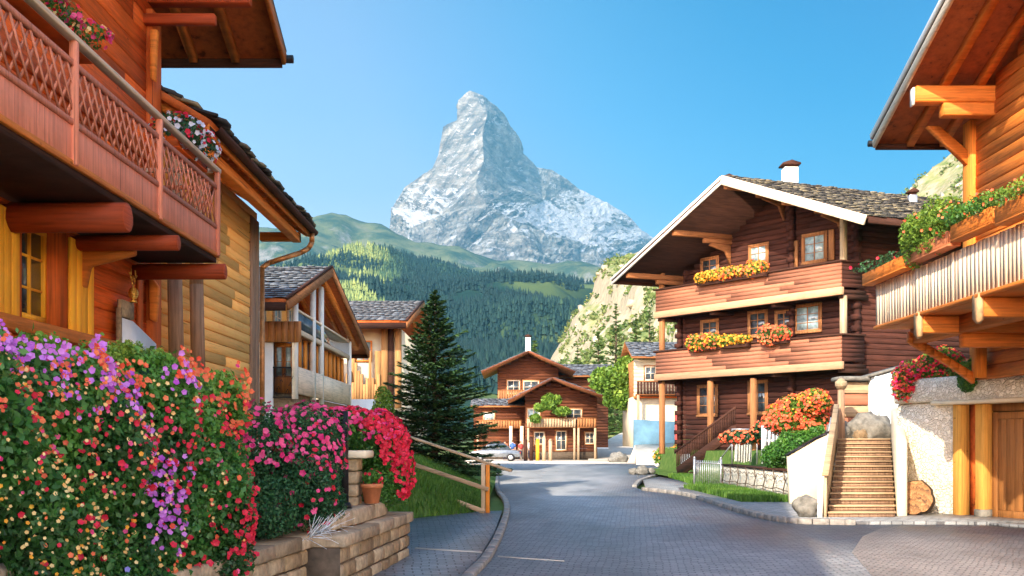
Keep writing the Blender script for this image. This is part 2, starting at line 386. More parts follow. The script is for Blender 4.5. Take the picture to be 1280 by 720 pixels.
def window(root, P, u, n, w, h, fm='orange', gm='glass', cols=2, rows=3, fw=.06, name='window', label=None, proj=.05, surround=None):
    P, u, n = Vector(P), Vector(u).normalized(), Vector(n).normalized()
    def f(a, b, c): return P+u*a+n*b+Vector((0, 0, c))
    mb = MB(f)
    for (x0, x1, z0, z1) in ((-w/2, w/2, h/2-fw, h/2), (-w/2, w/2, -h/2, -h/2+fw), (-w/2, -w/2+fw, -h/2+fw, h/2-fw), (w/2-fw, w/2, -h/2+fw, h/2-fw)):
        mb.box(x0, x1, -.03, proj, z0, z1, .7)
    for k in range(1, cols):
        x = -w/2+w*k/cols; mb.box(x-fw*.3, x+fw*.3, -.02, proj*.8, -h/2+fw, h/2-fw, .7)
    for k in range(1, rows):
        z = -h/2+h*k/rows; mb.box(-w/2+fw, w/2-fw, -.02, proj*.65, z-fw*.2, z+fw*.2, .7)
    o = mb.build(name, fm, root)
    if label: o['label'] = label
    g = MB(f); g.box(-w/2+fw*.9, w/2-fw*.9, -.01, proj*.3, -h/2+fw*.9, h/2-fw*.9); g.build('pane', gm, o)
    if surround:
        s = MB(f); t = .10
        s.box(-w/2-t, w/2+t, -.02, proj*.8, h/2+.002, h/2+t); s.box(-w/2-t, w/2+t, -.02, proj*1.6, -h/2-t, -h/2-.002)
        s.box(-w/2-t, -w/2-.002, -.02, proj*.8, -h/2, h/2); s.box(w/2+.002, w/2+t, -.02, proj*.8, -h/2, h/2)
        s.build('surround', surround, o)
    return o

# ---------------------------------------------------------------- foliage
def unit(n):
    v = NR.normal(size=(n, 3)); return v/np.linalg.norm(v, axis=1)[:, None]
def leaves(C, size, var, flat=None, asp=.6):
    """diamond leaves with a fold at centres C"""
    n = len(C); a = unit(n)
    if flat is not None:
        nn = unit(n)*.9+flat; nn /= np.linalg.norm(nn, axis=1)[:, None]
    else: nn = unit(n)
    a = a-nn*(a*nn).sum(1)[:, None]; a /= np.linalg.norm(a, axis=1)[:, None]+1e-9
    b = np.cross(nn, a); s = size*(.6+.8*NR.random(n))[:, None]
    Q = np.stack([C-a*s, C-b*s*asp+nn*s*.25, C+a*s, C+b*s*asp+nn*s*.25], 1)
    return Q, np.clip(var, 0, 1)
def blossoms(C, size, normal):
    """five petalled cupped blossoms: verts/faces arrays"""
    n = len(C); nn = unit(n)*.55+normal; nn /= np.linalg.norm(nn, axis=1)[:, None]
    a = unit(n); a = a-nn*(a*nn).sum(1)[:, None]; a /= np.linalg.norm(a, axis=1)[:, None]; b = np.cross(nn, a)
    s = (size*(.7+.6*NR.random(n)))[:, None]
    vs = [C-nn*s*.2]
    for k in range(5):
        t = 2*math.pi*k/5; vs.append(C+(a*math.cos(t)+b*math.sin(t))*s*1.0+nn*s*.25)
        t += math.pi/5; vs.append(C+(a*math.cos(t)+b*math.sin(t))*s*.80+nn*s*.18)
    Vv = np.stack(vs, 1).reshape(-1, 3); base = (np.arange(n)*11)[:, None]
    fs = [base+np.array([[0, 2*((k-1) % 5)+2, 2*k+1, 2*k+2]]) for k in range(5)]
    Fi = np.concatenate(fs, 0); r = np.tile(NR.random(n), 5)
    return Vv, Fi, r
def n3(C, scale, seed=0):
    return np.array([mnoise.noise(Vector((p[0]*scale+seed, p[1]*scale, p[2]*scale))) for p in C])
def ellip_pts(c, r, n, shell=.35):
    d = unit(n); rad = 1-shell*NR.random(n)**1.5
    bump = 1+.22*n3(d*np.array(r)+np.array(c), 2.2/max(.3, max(r)))
    return np.array(c)+d*np.array(r)*(rad*bump)[:, None], d
def bush(name, lobes, nleaf, lsize, lm, flowers, label, cat, group=None, base=None, part_of=None):
    """lobes: list of (centre, radii). flowers: list of (matkey, count, size, lobe-subset or None, colourname)"""
    zmin = min(c[2]-r[2] for c, r in lobes); c0 = lobes[0][0]
    root = part_of or empty(name, (c0[0], c0[1], zmin if base is None else base), label, cat, group)
    vol = [r[0]*r[1]+r[1]*r[2]+r[0]*r[2] for c, r in lobes]; tot = sum(vol)
    mb = MB()
    for (c, r), v in zip(lobes, vol):
        k = int(nleaf*v/tot); P, d = ellip_pts(c, r, k, .5)
        q, vv = leaves(P, lsize, .25+.5*NR.random(k)+.35*n3(P, 3.0/max(.3, max(r)))+.1*d[:, 2], flat=d*.5)
        mb.quads(q, vv)
    mb.build('foliage', lm, root)
    for fl in flowers:
        (mk, cnt, fs, sub, cname) = fl[:5]; bias = fl[5] if len(fl) > 5 else None
        fb = MB(); idx = sub if sub is not None else range(len(lobes)); tt = sum(vol[i] for i in idx)
        for i in idx:
            c, r = lobes[i]; k = max(3, int(cnt*vol[i]/tt)); d = unit(k*2); d = d[(d[:, 1] < .5) | (d[:, 2] > .2)]
            if bias: d = unit(k*8); d = d[(d@np.array(bias[:3])) > bias[3]]
            d = d[:k]; k = len(d)
            cl = n3(d*3, 1.3, i*3.1+len(mk)) ; keep = cl > (-.18 if not bias else -.6); d = d[keep]; k = len(d)
            bump = 1+.22*n3(d*np.array(r)+np.array(c), 2.2/max(.3, max(r)))
            P = np.array(c)+d*np.array(r)*(bump*(1.0+.05*NR.random(k)))[:, None]
            vv, fi, rr = blossoms(P, np.full(k, fs), d+np.array([0, -.3, .2])); fb.nmesh(vv, fi, rr)
        o = fb.build('blossoms', mk, root); o['label'] = cname
    return root
def conifer(name, base, H, R, label, cat='tree', group=None, mat='needle', whorls=26, nb=14, nn=26, ns=.16, seed=0, lean=0):
    r = random.Random(seed); base = Vector(base)
    root = empty(name, base, label, cat, group)
    t = MB(); t.cyl(base-Vector((0, 0, .3)), base+Vector((0, 0, H*.55)), .022*H, .010*H, 9); t.cyl(base+Vector((0, 0, H*.55)), base+Vector((0, 0, H*.97)), .010*H, .002*H, 7)
    fol = MB(); Q = []; VV = []
    for w in range(whorls):
        f = (w+.5)/whorls; f = f**.92; z = H*(.05+.94*f); rad = R*(1-f)**.82*(.82+.36*r.random())+.02*H*(1-f)
        k_n = max(4, int(nb*(1-f*.55)))
        for k in range(k_n):
            ang = 2*math.pi*(k+r.random()*.8)/k_n; L = rad*(.62+.5*r.random())
            d = Vector((math.cos(ang), math.sin(ang), 0)); droop = -.28*(1-f)+.28*f
            zz = z+r.uniform(-.5, .5)*H/whorls
            p0 = base+Vector((0, 0, zz)); 
            if w % 2 == 0 and L > .3: t.cyl(p0, p0+d*L*.8+Vector((0, 0, L*droop*.9)), .012*L+.006, .004, 4)
            n = max(5, int(nn*L/R+3)); s = np.sqrt(NR.random(n))*.95+.05
            side = NR.normal(size=n)*.20*L*(1.1-s)
            perp = np.array([-d.y, d.x, 0]); dv = np.array(d)
            C = np.array(p0)+dv*(s*L)[:, None]+perp*side[:, None]+np.array([0, 0, 1.0])*((droop*s+.18*s*s)*L+NR.normal(size=n)*.02*H/8)[:, None]
            a = dv*(.8+.2*NR.random(n))[:, None]+perp*np.sign(side)[:, None]*(.5*NR.random(n)+.2)[:, None]+np.array([0, 0, 1.])*NR.normal(size=n)[:, None]*.25
            a /= np.linalg.norm(a, axis=1)[:, None]; up = unit(n)*.5+np.array([0, 0, 1.]); b = np.cross(a, up); b /= np.linalg.norm(b, axis=1)[:, None]
            sz = (ns*(.6+.7*NR.random(n)))[:, None]
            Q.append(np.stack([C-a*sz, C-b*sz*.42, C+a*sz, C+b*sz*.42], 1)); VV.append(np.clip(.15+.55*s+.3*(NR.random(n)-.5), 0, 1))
    fol.quads(np.concatenate(Q), np.concatenate(VV))
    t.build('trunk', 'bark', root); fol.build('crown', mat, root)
    return root
# ================================================================== SETTING
def struct(o): o['kind'] = 'structure'; return o
def interp(tab, x):
    if x <= tab[0][0]: return tab[0][1]
    for (a, b), (c, d) in zip(tab[:-1], tab[1:]):
        if x <= c:
            t = (x-a)/(c-a); t = t*t*(3-2*t)*.5+t*.5
            return b+(d-b)*t
    return tab[-1][1]
def hill(name, mat, sil, Yn, Yr, Yb, nx, ny, amp, nsc, prof=1.0, seed=0, pxr=(-500, 1800), z0=-1.0, fp=1.0):
    """a height field: ridge at distance Yr whose crest follows sil, falling to z0 at Yn and behind"""
    xs = [(p-640)/F*Yr for p in np.linspace(pxr[0], pxr[1], nx)]
    ys = list(Yn+(Yr-Yn)*np.linspace(0, 1, ny)**fp)+list(np.linspace(Yr, Yb, max(6, ny//5))[1:])
    H = {}
    for i, x in enumerate(xs):
        px = 640+x/Yr*F; H[i] = EYE+(552-interp(sil, px))/F*Yr
    vs = []
    for j, y in enumerate(ys):
        t = (y-Yn)/(Yr-Yn)
        for i, x in enumerate(xs):
            if t <= 1: w = t**prof
            else: w = max(0, 1-((y-Yr)/(Yb-Yr)))**.8
            nzv = mnoise.fractal(Vector((x*nsc+seed, y*nsc, seed)), .9, 2.1, 6)
            rg = 1-abs(mnoise.noise(Vector((x*nsc*.5+seed+9, y*nsc*.5, 3.1))))*2
            e = min(1, t*3)*(.35+.65*min(1, abs(1-t)*3)) if t <= 1 else .4*w
            vs.append((x, y, z0+(H[i]-z0)*w+(nzv+.6*(rg-.5))*amp*e))
    mb = MB(); n = nx
    fs = [(j*n+i, j*n+i+1, (j+1)*n+i+1, (j+1)*n+i) for j in range(len(ys)-1) for i in range(n-1)]
    mb.v = vs; mb.fc = fs; mb.r = [0.5]*len(fs)
    o = mb.build(name, mat, None, smooth=True)
    def hf(x, y):
        fi = (x-xs[0])/(xs[1]-xs[0]); i = int(max(0, min(nx-2, fi))); j = max(0, min(len(ys)-2, int(np.searchsorted(ys, y))-1))
        a = fi-i; b = (y-ys[j])/(ys[j+1]-ys[j]); g = lambda I, J: vs[J*nx+I][2]
        return (g(i, j)*(1-a)+g(i+1, j)*a)*(1-b)+(g(i, j+1)*(1-a)+g(i+1, j+1)*a)*b
    return struct(o), hf

# ground sheet
g = MB(); g.add([(-8500, -290, -.12), (8500, -290, -.12), (8500, 13500, -.12), (-8500, 13500, -.12)], [(0, 1, 2, 3)])
struct(g.build('ground', terrain_mat('valley_meadow', [(.3, (.05, .09, .02)), (.5, (.10, .15, .04)), (.7, (.17, .18, .07))], .05)))

# road : one sheet, uneven
def sheet(name, m, poly, z, th=.1):
    mb = MB(); mb.prism([(x, y, z-th) for x, y in poly], (0, 0, th)); return struct(mb.build(name, m))
LC = [(-1.55, 2), (-.95, 8), (-.62, 11), (-.48, 12.5), (-.33, 14.5), (-.20, 18.4), (-.12, 23.6), (-.2, 28.5), (-.5, 35), (-.7, 50), (-1.0, 70), (-2, 95)]
RC = [(12, 2), (12, 12), (12.0, 19.3), (8.4, 20.0), (6.6, 20.0), (5.6, 20.3), (5.25, 21.4), (5.15, 24), (5.2, 29), (5.0, 31.5), (4.3, 34), (4.3, 37), (5.2, 42), (6.6, 48), (8.3, 58), (10.5, 78), (12, 95)]
sheet('road', 'road', LC+RC[::-1], 0.0)
# reddish apron bottom right, thin sheet over the road
ap = [(12, 3), (12, 19.25), (9.2, 19.6), (7.0, 19.5), (5.9, 17.5), (4.9, 15), (4.2, 12), (4.0, 9), (4.2, 3)]
mb = MB(); mb.prism([(x, y, .001) for x, y in ap], (0, 0, .004)); struct(mb.build('paved_apron', 'apron'))
# pale flagstones in front of the garage
mb = MB(); mb.prism([(9.35, 21.0, .004), (9.1, 19.7, .004), (9.9, 18.3, .004), (11.5, 17.0, .004), (12.2, 16.6, .004), (11.2, 18.3, .004)], (0, 0, .05)); struct(mb.build('garage_threshold', 'walk'))
# left pavement
wk = [(-1.2, 14.6), (-1.6, 8), (-2.0, 2)]
sheet('pavement', 'walk', [(-3.2, 2), (-2.4, 9), (-2.4, 20.5), (-.9, 23.2)]+[(x-.10, y) for x, y in LC[:7]][::-1], 0.035)
def kerb(name, pts, w, z0, z1):
    mb = MB()
    for (a, b) in zip(pts[:-1], pts[1:]):
        a, b = Vector((*a, 0)), Vector((*b, 0)); L = (b-a).length; n = max(1, int(L/.9)); d = (b-a)/n
        for k in range(n):
            p = a+d*k; q = a+d*(k+.985); zz = (z0+z1)/2+(rnd.random()-.5)*.012
            mb.beam(p+Vector((0, 0, zz)), q+Vector((0, 0, zz)), w, z1-z0)
    return mb.build(name, 'kerb', bevel=.012)
def densify(pts, k=4):
    P = [Vector((*p, 0)) for p in pts]; out = []
    for i in range(len(P)-1):
        p0 = P[max(0, i-1)]; p1 = P[i]; p2 = P[i+1]; p3 = P[min(len(P)-1, i+2)]
        for j in range(k):
            t = j/k; q = .5*((2*p1)+(p2-p0)*t+(2*p0-5*p1+4*p2-p3)*t*t+(3*p1-p0-3*p2+p3)*t**3); out.append((q.x, q.y))
    out.append((P[-1].x, P[-1].y)); return out
struct(kerb('kerb', densify(LC[:10]), .13, -.04, .07))
struct(kerb('kerb', densify([p for p in RC[4:11]]), .16, -.04, .11))
struct(kerb('kerb', densify([(4.3, 36.5), (5.2, 42), (6.5, 47.5)]), .16, -.04, .09))
# right verge between kerb and garden wall, footing in front of the stairs
struct(sheet('pavement', 'walk', [(12, 19.4), (8.4, 20.08), (6.6, 20.08), (5.7, 20.4), (5.33, 21.4), (5.25, 24), (5.3, 29), (5.1, 31.7), (5.6, 35), (7.4, 35), (8.8, 27), (9.5, 23), (12, 20)], .06, .1))
struct(sheet('path', 'walk', [(4.42, 34.2), (5.1, 31.9), (5.6, 31.5), (7.1, 35.2), (6.9, 38), (6.5, 46), (5.3, 42)], .05, .1))
mb = MB(); mb.prism([(-1.42, 15.35, .036), (-.42, 14.75, .036), (-.42, 14.60, .036), (-1.42, 15.18, .036)], (0, 0, .006)); mb.prism([(-.2, 14.55, .001), (.7, 13.95, .001), (.7, 13.86, .001), (-.2, 14.42, .001)], (0, 0, .006)); struct(mb.build('sun_streak', 'path'))  # streak of sunlight laid as thin pale strips, no drain here
# raised ground on the right (yard + house terrace)
def mound(name, m, xs, ys, zf, nz=.0):
    mb = MB(); nx, ny = len(xs), len(ys); mb.v = [(x, y, zf(x, y)+nz*mnoise.noise(Vector((x*1.7, y*1.7, 0)))) for y in ys for x in xs]
    mb.fc = [(j*nx+i, j*nx+i+1, (j+1)*nx+i+1, (j+1)*nx+i) for j in range(ny-1) for i in range(nx-1)]; mb.r = [.5]*len(mb.fc)
    return struct(mb.build(name, m, smooth=True))
GRASSG = terrain_mat('short_meadow', [(.3, (.035, .07, .015)), (.5, (.07, .13, .025)), (.7, (.14, .17, .05))], 3.0, dist=.05)
M['turf'] = GRASSG
def yardz(x, y):
    w = 7.25+(34.7-y)*.03
    t = max(0, min(1, (x-w)/.25)); return (.72+max(0, min(.9, (x-w-1)*.35)))*t-.15*(1-t)
mound('yard', 'turf', list(np.linspace(6.9, 18, 50)), list(np.linspace(26.2, 60, 50)), lambda x, y: min(1.55, yardz(x, y)) if y < 36 else (.05 if x < 8.6 else 1.2), .05)
mb = MB(); mb.prism([(8.62, 27.6, 0), (18, 27.6, 0), (18, 34, 0), (8.9, 34, 0)], (0, 0, 1.62)); struct(mb.build('terrace_ground', 'path'))
mb = MB(); mb.prism([(9.1, 23.7, 0), (10.6, 20.2, 0), (12.2, 16.2, 0), (18, 12, 0), (18, 27.5, 0), (10.4, 27.5, 0)], (0, 0, 2.86)); struct(mb.build('terrace_ground', 'soil'))
# left bank: terrace behind the stone wall, grassy slope by the spruce
def bankz(x, y):
    a = max(0, min(1, (-x-.55)/2.2)) ; h = -.02+1.05*a
    k = max(0, min(1, (y-21.2-(x+2.0)*1.2)/1.0)); k *= max(0, min(1, (60-y)/15))
    return -.14+(h+.16)*k
mound('grass_bank', 'turf', list(np.linspace(-16, -.62, 70)), list(np.linspace(20.3, 62, 90)), bankz, .05)
mb = MB(); mb.prism([(-2.35, 11.8, 0), (-1.85, 14.2, 0), (-2.6, 20.6, 0), (-14, 20.6, 0), (-14, 1, 0), (-3.0, 1, 0), (-2.75, 9, 0)], (0, 0, .62)); struct(mb.build('terrace_ground', 'soil'))
# rising road to the right in the distance, sunlit square
mb = MB(); nseg = 10; L = []; R_ = []
for k in range(nseg+1):
    t = k/nseg; y = 84+46*t; xc = 10.2+5.5*t*t; w = 4.0*(1-.55*t); L.append((xc-w, y, -.06+2.9*t**1.5)); R_.append((xc+w*.8, y, -.06+2.9*t**1.5))
mb.v = L+R_; n = nseg+1; mb.fc = [(k, n+k, n+k+1, k+1) for k in range(nseg)]; mb.r = [.5]*nseg; struct(mb.build('uphill_lane', 'path'))
sheet('village_square', 'path', [(-7, 76), (12, 76), (13, 99), (-7, 99)], .012)

# hills -------------------------------------------------------------
MEAD = terrain_mat('alpine_meadow_and_scree', [(.3, (.015, .045, .03)), (.45, (.05, .08, .04)), (.56, (.14, .16, .07)), (.7, (.20, .19, .13))], .0045, rock=(.20, .20, .19), rockthr=(.25, .42), dist=25)
hill('far_mountain_shoulder', MEAD, [(-500, 200), (100, 238), (350, 283), (385, 277), (410, 272), (437, 271), (452, 277), (480, 278), (500, 287), (520, 299), (560, 312), (620, 326), (680, 334), (720, 332), (760, 336), (830, 330), (1000, 320), (1500, 240), (1800, 200)],
     2600, 5600, 7200, 260, 130, 150, .0022, 1.15, 3)
FORM = terrain_mat('wooded_mountain_flank', [(.3, (.004, .018, .018)), (.5, (.009, .032, .026)), (.7, (.03, .06, .03))], .006, rock=(.12, .13, .11), rockthr=(.5, .8), dist=6, patch=(.10, .14, .045), pscale=.0022)  # light green patches are sunlit slopes put into the colour
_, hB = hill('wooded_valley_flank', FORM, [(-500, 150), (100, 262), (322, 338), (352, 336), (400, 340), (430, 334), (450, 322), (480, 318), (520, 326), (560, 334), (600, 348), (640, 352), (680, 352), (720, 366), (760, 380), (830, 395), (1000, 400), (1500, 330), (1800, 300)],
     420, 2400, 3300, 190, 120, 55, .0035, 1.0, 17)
CLIFF = terrain_mat('dry_rocky_hillside', [(.3, (.05, .085, .03)), (.45, (.12, .16, .055)), (.6, (.24, .25, .11)), (.75, (.32, .30, .19))], .055, rock=(.29, .26, .19), rockthr=(.16, .40), dist=1.2)
_, hC = hill('rocky_hillside', CLIFF, [(600, 556), (672, 500), (690, 447), (706, 424), (715, 400), (730, 386), (740, 372), (743, 347), (752, 335), (768, 325), (790, 318), (830, 316), (900, 305), (1000, 296), (1080, 266), (1130, 240), (1152, 219), (1172, 203), (1195, 186), (1215, 180), (1300, 148), (1500, 100)],
     128, 430, 640, 190, 120, 9, .022, .80, 5, pxr=(660, 1500), z0=-1.5)

# the great peak ------------------------------------------------------
CP = dict(S=(587,113,9000),T=(603,119,9060),a1=(573,125,8950),a2=(571,150,8930),a3=(554,158,8930),a4=(548,193,8980),a5=(540,211,9000),a6=(505,235,9100),a7=(490,259,9200),a8=(487,290,9250),
 b1=(629,141,9350),b2=(650,174,9800),b3=(651,188,9850),b4=(671,209,10100),b5=(690,212,10250),b6=(722,235,10500),b7=(776,263,11000),b8=(816,297,11300),b9=(870,335,11500),
 c1=(609,142,8800),c2=(603,169,8600),c3=(605,200,8420),c4=(594,235,8150),c5=(589,255,8050),c6=(552,268,7950),c7=(515,284,7850),
 d1=(610,257,7800),d2=(640,275,7750),d3=(690,295,8100),d4=(738,308,8500),d5=(765,330,8200),
 e1=(470,335,6900),e2=(540,335,6500),e3=(600,352,6200),e4=(680,358,6400),e5=(760,360,7000),e6=(880,365,8500),
 g1=(640,214,9400),g2=(680,250,9650),g3=(742,281,10100),
 h1=(560,205,8720),h2=(575,235,8420),h3=(588,178,8700),h4=(630,240,8600),h5=(720,300,9300))
FT = 'S a1 c1,a1 a2 c1,a2 a3 h3,a2 h3 c1,c1 h3 c2,a3 a4 h3,a4 h1 h3,h3 h1 c3,h3 c3 c2,a4 a5 h1,a5 a6 h1,a6 h2 h1,h1 h2 c3,h2 c4 c3,a6 a7 c6,a6 c6 h2,h2 c6 c4,c4 c6 c5,a7 a8 c7,a7 c7 c6,S c1 T,T c1 b1,c1 c2 b1,c2 b2 b1,c2 g1 b2,c2 c3 g1,b2 g1 b3,g1 b4 b3,c3 h4 g1,c3 c4 h4,c4 d1 h4,c4 c5 d1,g1 h4 g2,h4 d1 g2,g1 g2 b4,b4 g2 b5,g2 b6 b5,g2 g3 b6,g3 b7 b6,g3 b8 b7,d1 d2 g2,d2 d3 h5,d2 h5 g2,g2 h5 g3,d3 d4 h5,h5 d4 g3,d4 b8 g3,d4 d5 b8,d5 b9 b8,c5 c6 d1,c6 c7 e2,c6 e2 d1,d1 e2 d2,e2 e3 d2,d2 e3 e4,d2 e4 d3,d3 e4 d4,e4 e5 d4,d4 e5 d5,e5 e6 d5,d5 e6 b9,a8 e1 c7,c7 e1 e2'
names = list(CP); CV = [at(*CP[k]) for k in names]; idx = {k: i for i, k in enumerate(names)}
tris = [tuple(idx[q] for q in t.split()) for t in FT.split(',')]
CV.append(Vector((300, 13000, 1400))); K = len(CV)-1
chain = 'e1 a8 a7 a6 a5 a4 a3 a2 a1 S T b1 b2 b3 b4 b5 b6 b7 b8 b9 e6'.split()
tris += [(idx[q], idx[p], K) for p, q in zip(chain[:-1], chain[1:])]
SN = set('g3 b7 b6,g3 b8 b7,d2 h5 g2,g2 h5 g3,h5 d4 g3,d4 b8 g3,a7 c7 c6,d2 d3 h5'.split(','))
MIDS = set('d3 d4 h5,d4 d5 b8,a6 a7 c6,a6 c6 h2,d1 d2 g2,g2 g3 b6,a7 a8 c7'.split(','))
tv = [.80 if t in SN else (.52 if t in MIDS else (.36 if k_ < 24 else .27)) for k_, t in enumerate(FT.split(','))]+[.4]*(len(tris)-len(FT.split(',')))
vs = list(CV); rr = random.Random(5)
for lev in range(6):
    ed = {}; nt_ = []; ntv = []
    def mid(a, b):
        k = (min(a, b), max(a, b))
        if k not in ed:
            L = (vs[a]-vs[b]).length; m_ = (vs[a]+vs[b])/2
            if L < 1600:
                q = (.02, .035, .05, .07, .09, .11)[lev]
                m_ = m_+Vector((rr.gauss(0, 1)*.7, rr.gauss(0, 1)*1.2, rr.gauss(0, 1)*.55))*L*q*.75
            vs.append(m_); ed[k] = len(vs)-1
        return ed[k]
    for (a, b, c), q_ in zip(tris, tv):
        ntv += [q_+rr.gauss(0, 1)*(.05, .07, .08, .06, .04, .02)[lev] for _ in range(4)]
        x, y, z = mid(a, b), mid(b, c), mid(c, a); nt_ += [(a, x, z), (x, b, y), (z, y, c), (x, y, z)]
    tris = nt_; tv = ntv
    if lev == 4: tris = [t for t in tris]
mb = MB(); mb.v = [tuple(v) for v in vs]; mb.fc = tris; mb.r = tv
struct(mb.build('great_peak', matterhorn_mat()))

# conifer forest (uncountable) on the wooded flank
def cones(P, H, Rr, var, sides=5, tiers=2):
    n = len(P); Vv = []; Fi = []; R0 = []; base = 0
    for t in range(tiers):
        z0 = H*(.08+.42*t); z1 = H*(.62+.38*t) if tiers == 2 else H; rad = Rr*(1-.42*t)
        ring = []
        for k in range(sides):
            a = 2*math.pi*k/sides+t*.6; j = .8+.4*NR.random(n)
            ring.append(np.stack([P[:, 0]+np.cos(a)*rad*j, P[:, 1]+np.sin(a)*rad*j, P[:, 2]+z0*(.9+.2*NR.random(n))], 1))
        apex = np.stack([P[:, 0], P[:, 1], P[:, 2]+z1], 1)
        A = np.stack([apex]+ring, 1).reshape(-1, 3); b = base+(np.arange(n)*(sides+1))[:, None]
        for k in range(sides):
            Fi.append(b+np.array([[0, 1+k, 1+(k+1) % sides]])); R0.append(np.clip(var+.15*(NR.random(n)-.5), 0, 1))
        Vv.append(A); base += n*(sides+1)
    return np.concatenate(Vv), np.concatenate(Fi), np.concatenate(R0)
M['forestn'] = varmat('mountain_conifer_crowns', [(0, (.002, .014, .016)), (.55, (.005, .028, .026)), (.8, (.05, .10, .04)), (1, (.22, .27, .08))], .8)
pts = []
while len(pts) < 46000:
    y = 560+1950*rnd.random()**1.1; px = rnd.uniform(300, 830); x = (px-640)/F*y
    dn = mnoise.fractal(Vector((x*.0025, y*.0025, 4)), .9, 2, 4)
    if dn > .35 or (px < 470 and y > 1500 and dn > .0): continue
    pts.append((x, y, hB(x, y)-1, dn, px))
A = np.array(pts); Hh = 5+13*NR.random(len(A))**1.5; v = np.clip(.30-.30*A[:, 3]+.55*np.clip((520-A[:, 4])/60, 0, 1)*(n3(A[:, :3], .006, 2) > .05)+.2*NR.random(len(A)), 0, 1)  # paler crowns on the left: sunlight put into the tree colour
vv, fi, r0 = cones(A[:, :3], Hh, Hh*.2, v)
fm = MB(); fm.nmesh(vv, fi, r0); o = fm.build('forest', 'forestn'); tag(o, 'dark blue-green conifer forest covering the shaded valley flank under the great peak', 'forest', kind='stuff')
# scrub on the rocky hillside
M['scrub'] = varmat('hillside_scrub', [(0, (.03, .07, .02)), (.4, (.08, .14, .035)), (.8, (.16, .20, .06)), (1, (.28, .27, .11))], .8, trans=.2)
P = []; 
while len(P) < 3800:
    y = 150+290*rnd.random(); px = rnd.uniform(690, 1260); x = (px-640)/F*y; dn = mnoise.noise(Vector((x*.05, y*.05, 1)))
    if dn < -.15 or px < 700+(430-y)*.0: continue
    P.append((x, y, hC(x, y), dn))
A = np.array(P); Q = []; VV = []
for k in range(14):
    s = (.6+1.5*NR.random(len(A))**2)
    C = A[:, :3]+unit(len(A))*s[:, None]*.75+np.array([0, 0, .5])*s[:, None]
    q, w = leaves(C, .55, .35+.5*A[:, 3]+.4*NR.random(len(A)), asp=.7); Q.append(q); VV.append(w)
fm = MB(); fm.quads(np.concatenate(Q), np.concatenate(VV)); o = fm.build('scrub', 'scrub'); tag(o, 'yellow-green bushes and scrub scattered over the sunlit rocky hillside', 'scrub', kind='stuff')
fm = MB(); cnt = 0
while cnt < 800:
    y = 170+270*rnd.random(); px = rnd.uniform(715, 1255); x = (px-640)/F*y; z = hC(x, y); s = .5+2.2*rnd.random()**3
    q = [Vector((x, y, z))+Vector((rnd.gauss(0, 1), rnd.gauss(0, 1), rnd.gauss(0, 1)*.7)).normalized()*s*rnd.uniform(.7, 1.1) for _ in range(9)]
    bm = bmesh.new(); [bm.verts.new(p) for p in q]; r_ = bmesh.ops.convex_hull(bm, input=bm.verts); bm.verts.index_update()
    fm.add([p.co for p in bm.verts], [tuple(v.index for v in f.verts) for f in bm.faces]); bm.free(); cnt += 1
M['paleroc'] = varmat('pale_scree_boulder', [(0, (.30, .27, .2)), (1, (.52, .48, .38))], .9, .5)
o = fm.build('scree', 'paleroc'); tag(o, 'pale boulders and scree strewn across the sunlit rocky hillside', 'rocks', kind='stuff')

# haze, sky, sun, camera -----------------------------------------------
hz = MB(); hz.box(-8600, 8600, -300, 13600, -3, 3300); o = hz.build('haze', 'white'); o.data.materials.clear(); tag(o, kind='stuff')
hm = bpy.data.materials.new('mountain_air'); hm.use_nodes = True; nt = hm.node_tree; nt.nodes.clear()
out = nt.nodes.new('ShaderNodeOutputMaterial'); pv = nt.nodes.new('ShaderNodeVolumePrincipled')
pv.inputs['Color'].default_value = (.09, .35, .56, 1); pv.inputs['Density'].default_value = HAZE; pv.inputs['Anisotropy'].default_value = 0.0
nt.links.new(pv.outputs[0], out.inputs['Volume']); o.data.materials.append(hm)

w = bpy.data.worlds.new('World'); scene.world = w; w.use_nodes = True; nt = w.node_tree; bg = nt.nodes['Background']
sky = nt.nodes.new('ShaderNodeTexSky'); sky.sky_type = 'NISHITA'; sky.sun_disc = False; sky.sun_elevation = math.radians(SUN_EL)
sky.sun_rotation = math.atan2(SUN_AZ[0], SUN_AZ[1]); sky.altitude = 1600; sky.air_density = 1.0; sky.dust_density = 1.3; sky.ozone_density = 2.5
tc = nt.nodes.new('ShaderNodeTexCoord'); dt = nt.nodes.new('ShaderNodeVectorMath'); dt.operation = 'DOT_PRODUCT'
gd = Vector((.35, .80, .48)).normalized(); dt.inputs[1].default_value = gd; nt.links.new(tc.outputs['Generated'], dt.inputs[0])
rp_ = _ramp(nt, _math(nt, 'MULTIPLY', _math(nt, 'ADD', dt.outputs['Value'], 1.0), .5), [(.55, (2.1, 1.75, 1.4)), (.70, (1.8, 1.55, 1.3)), (.80, (.95, .92, .86)), (.90, (.80, .66, .60)), (.93, (.68, .58, .55)), (.97, (.20, .40, .46)), (.99, (.01, .25, .36)), (1, (0, .18, .32))])  # sky behind the view lifted and warmed, added fill for the left facades
sz_ = nt.nodes.new('ShaderNodeSeparateXYZ'); nt.links.new(tc.outputs['Generated'], sz_.inputs[0])
hz_ = _ramp(nt, sz_.outputs['Z'], [(0, (1.7, 1.22, 1.0)), (.14, (1.45, 1.15, 1.0)), (.30, (1, 1, 1))])
nt.links.new(_mix(nt, 'MULTIPLY', 1.0, _mix(nt, 'MULTIPLY', 1.0, sky.outputs[0], rp_), hz_), bg.inputs[0]); bg.inputs[1].default_value = SKYS
sl = bpy.data.lights.new('sun', 'SUN'); so = bpy.data.objects.new('sun', sl); COL.objects.link(so)
sl.energy = SUNS; sl.angle = math.radians(.6); sl.color = (1.0, .86, .66)
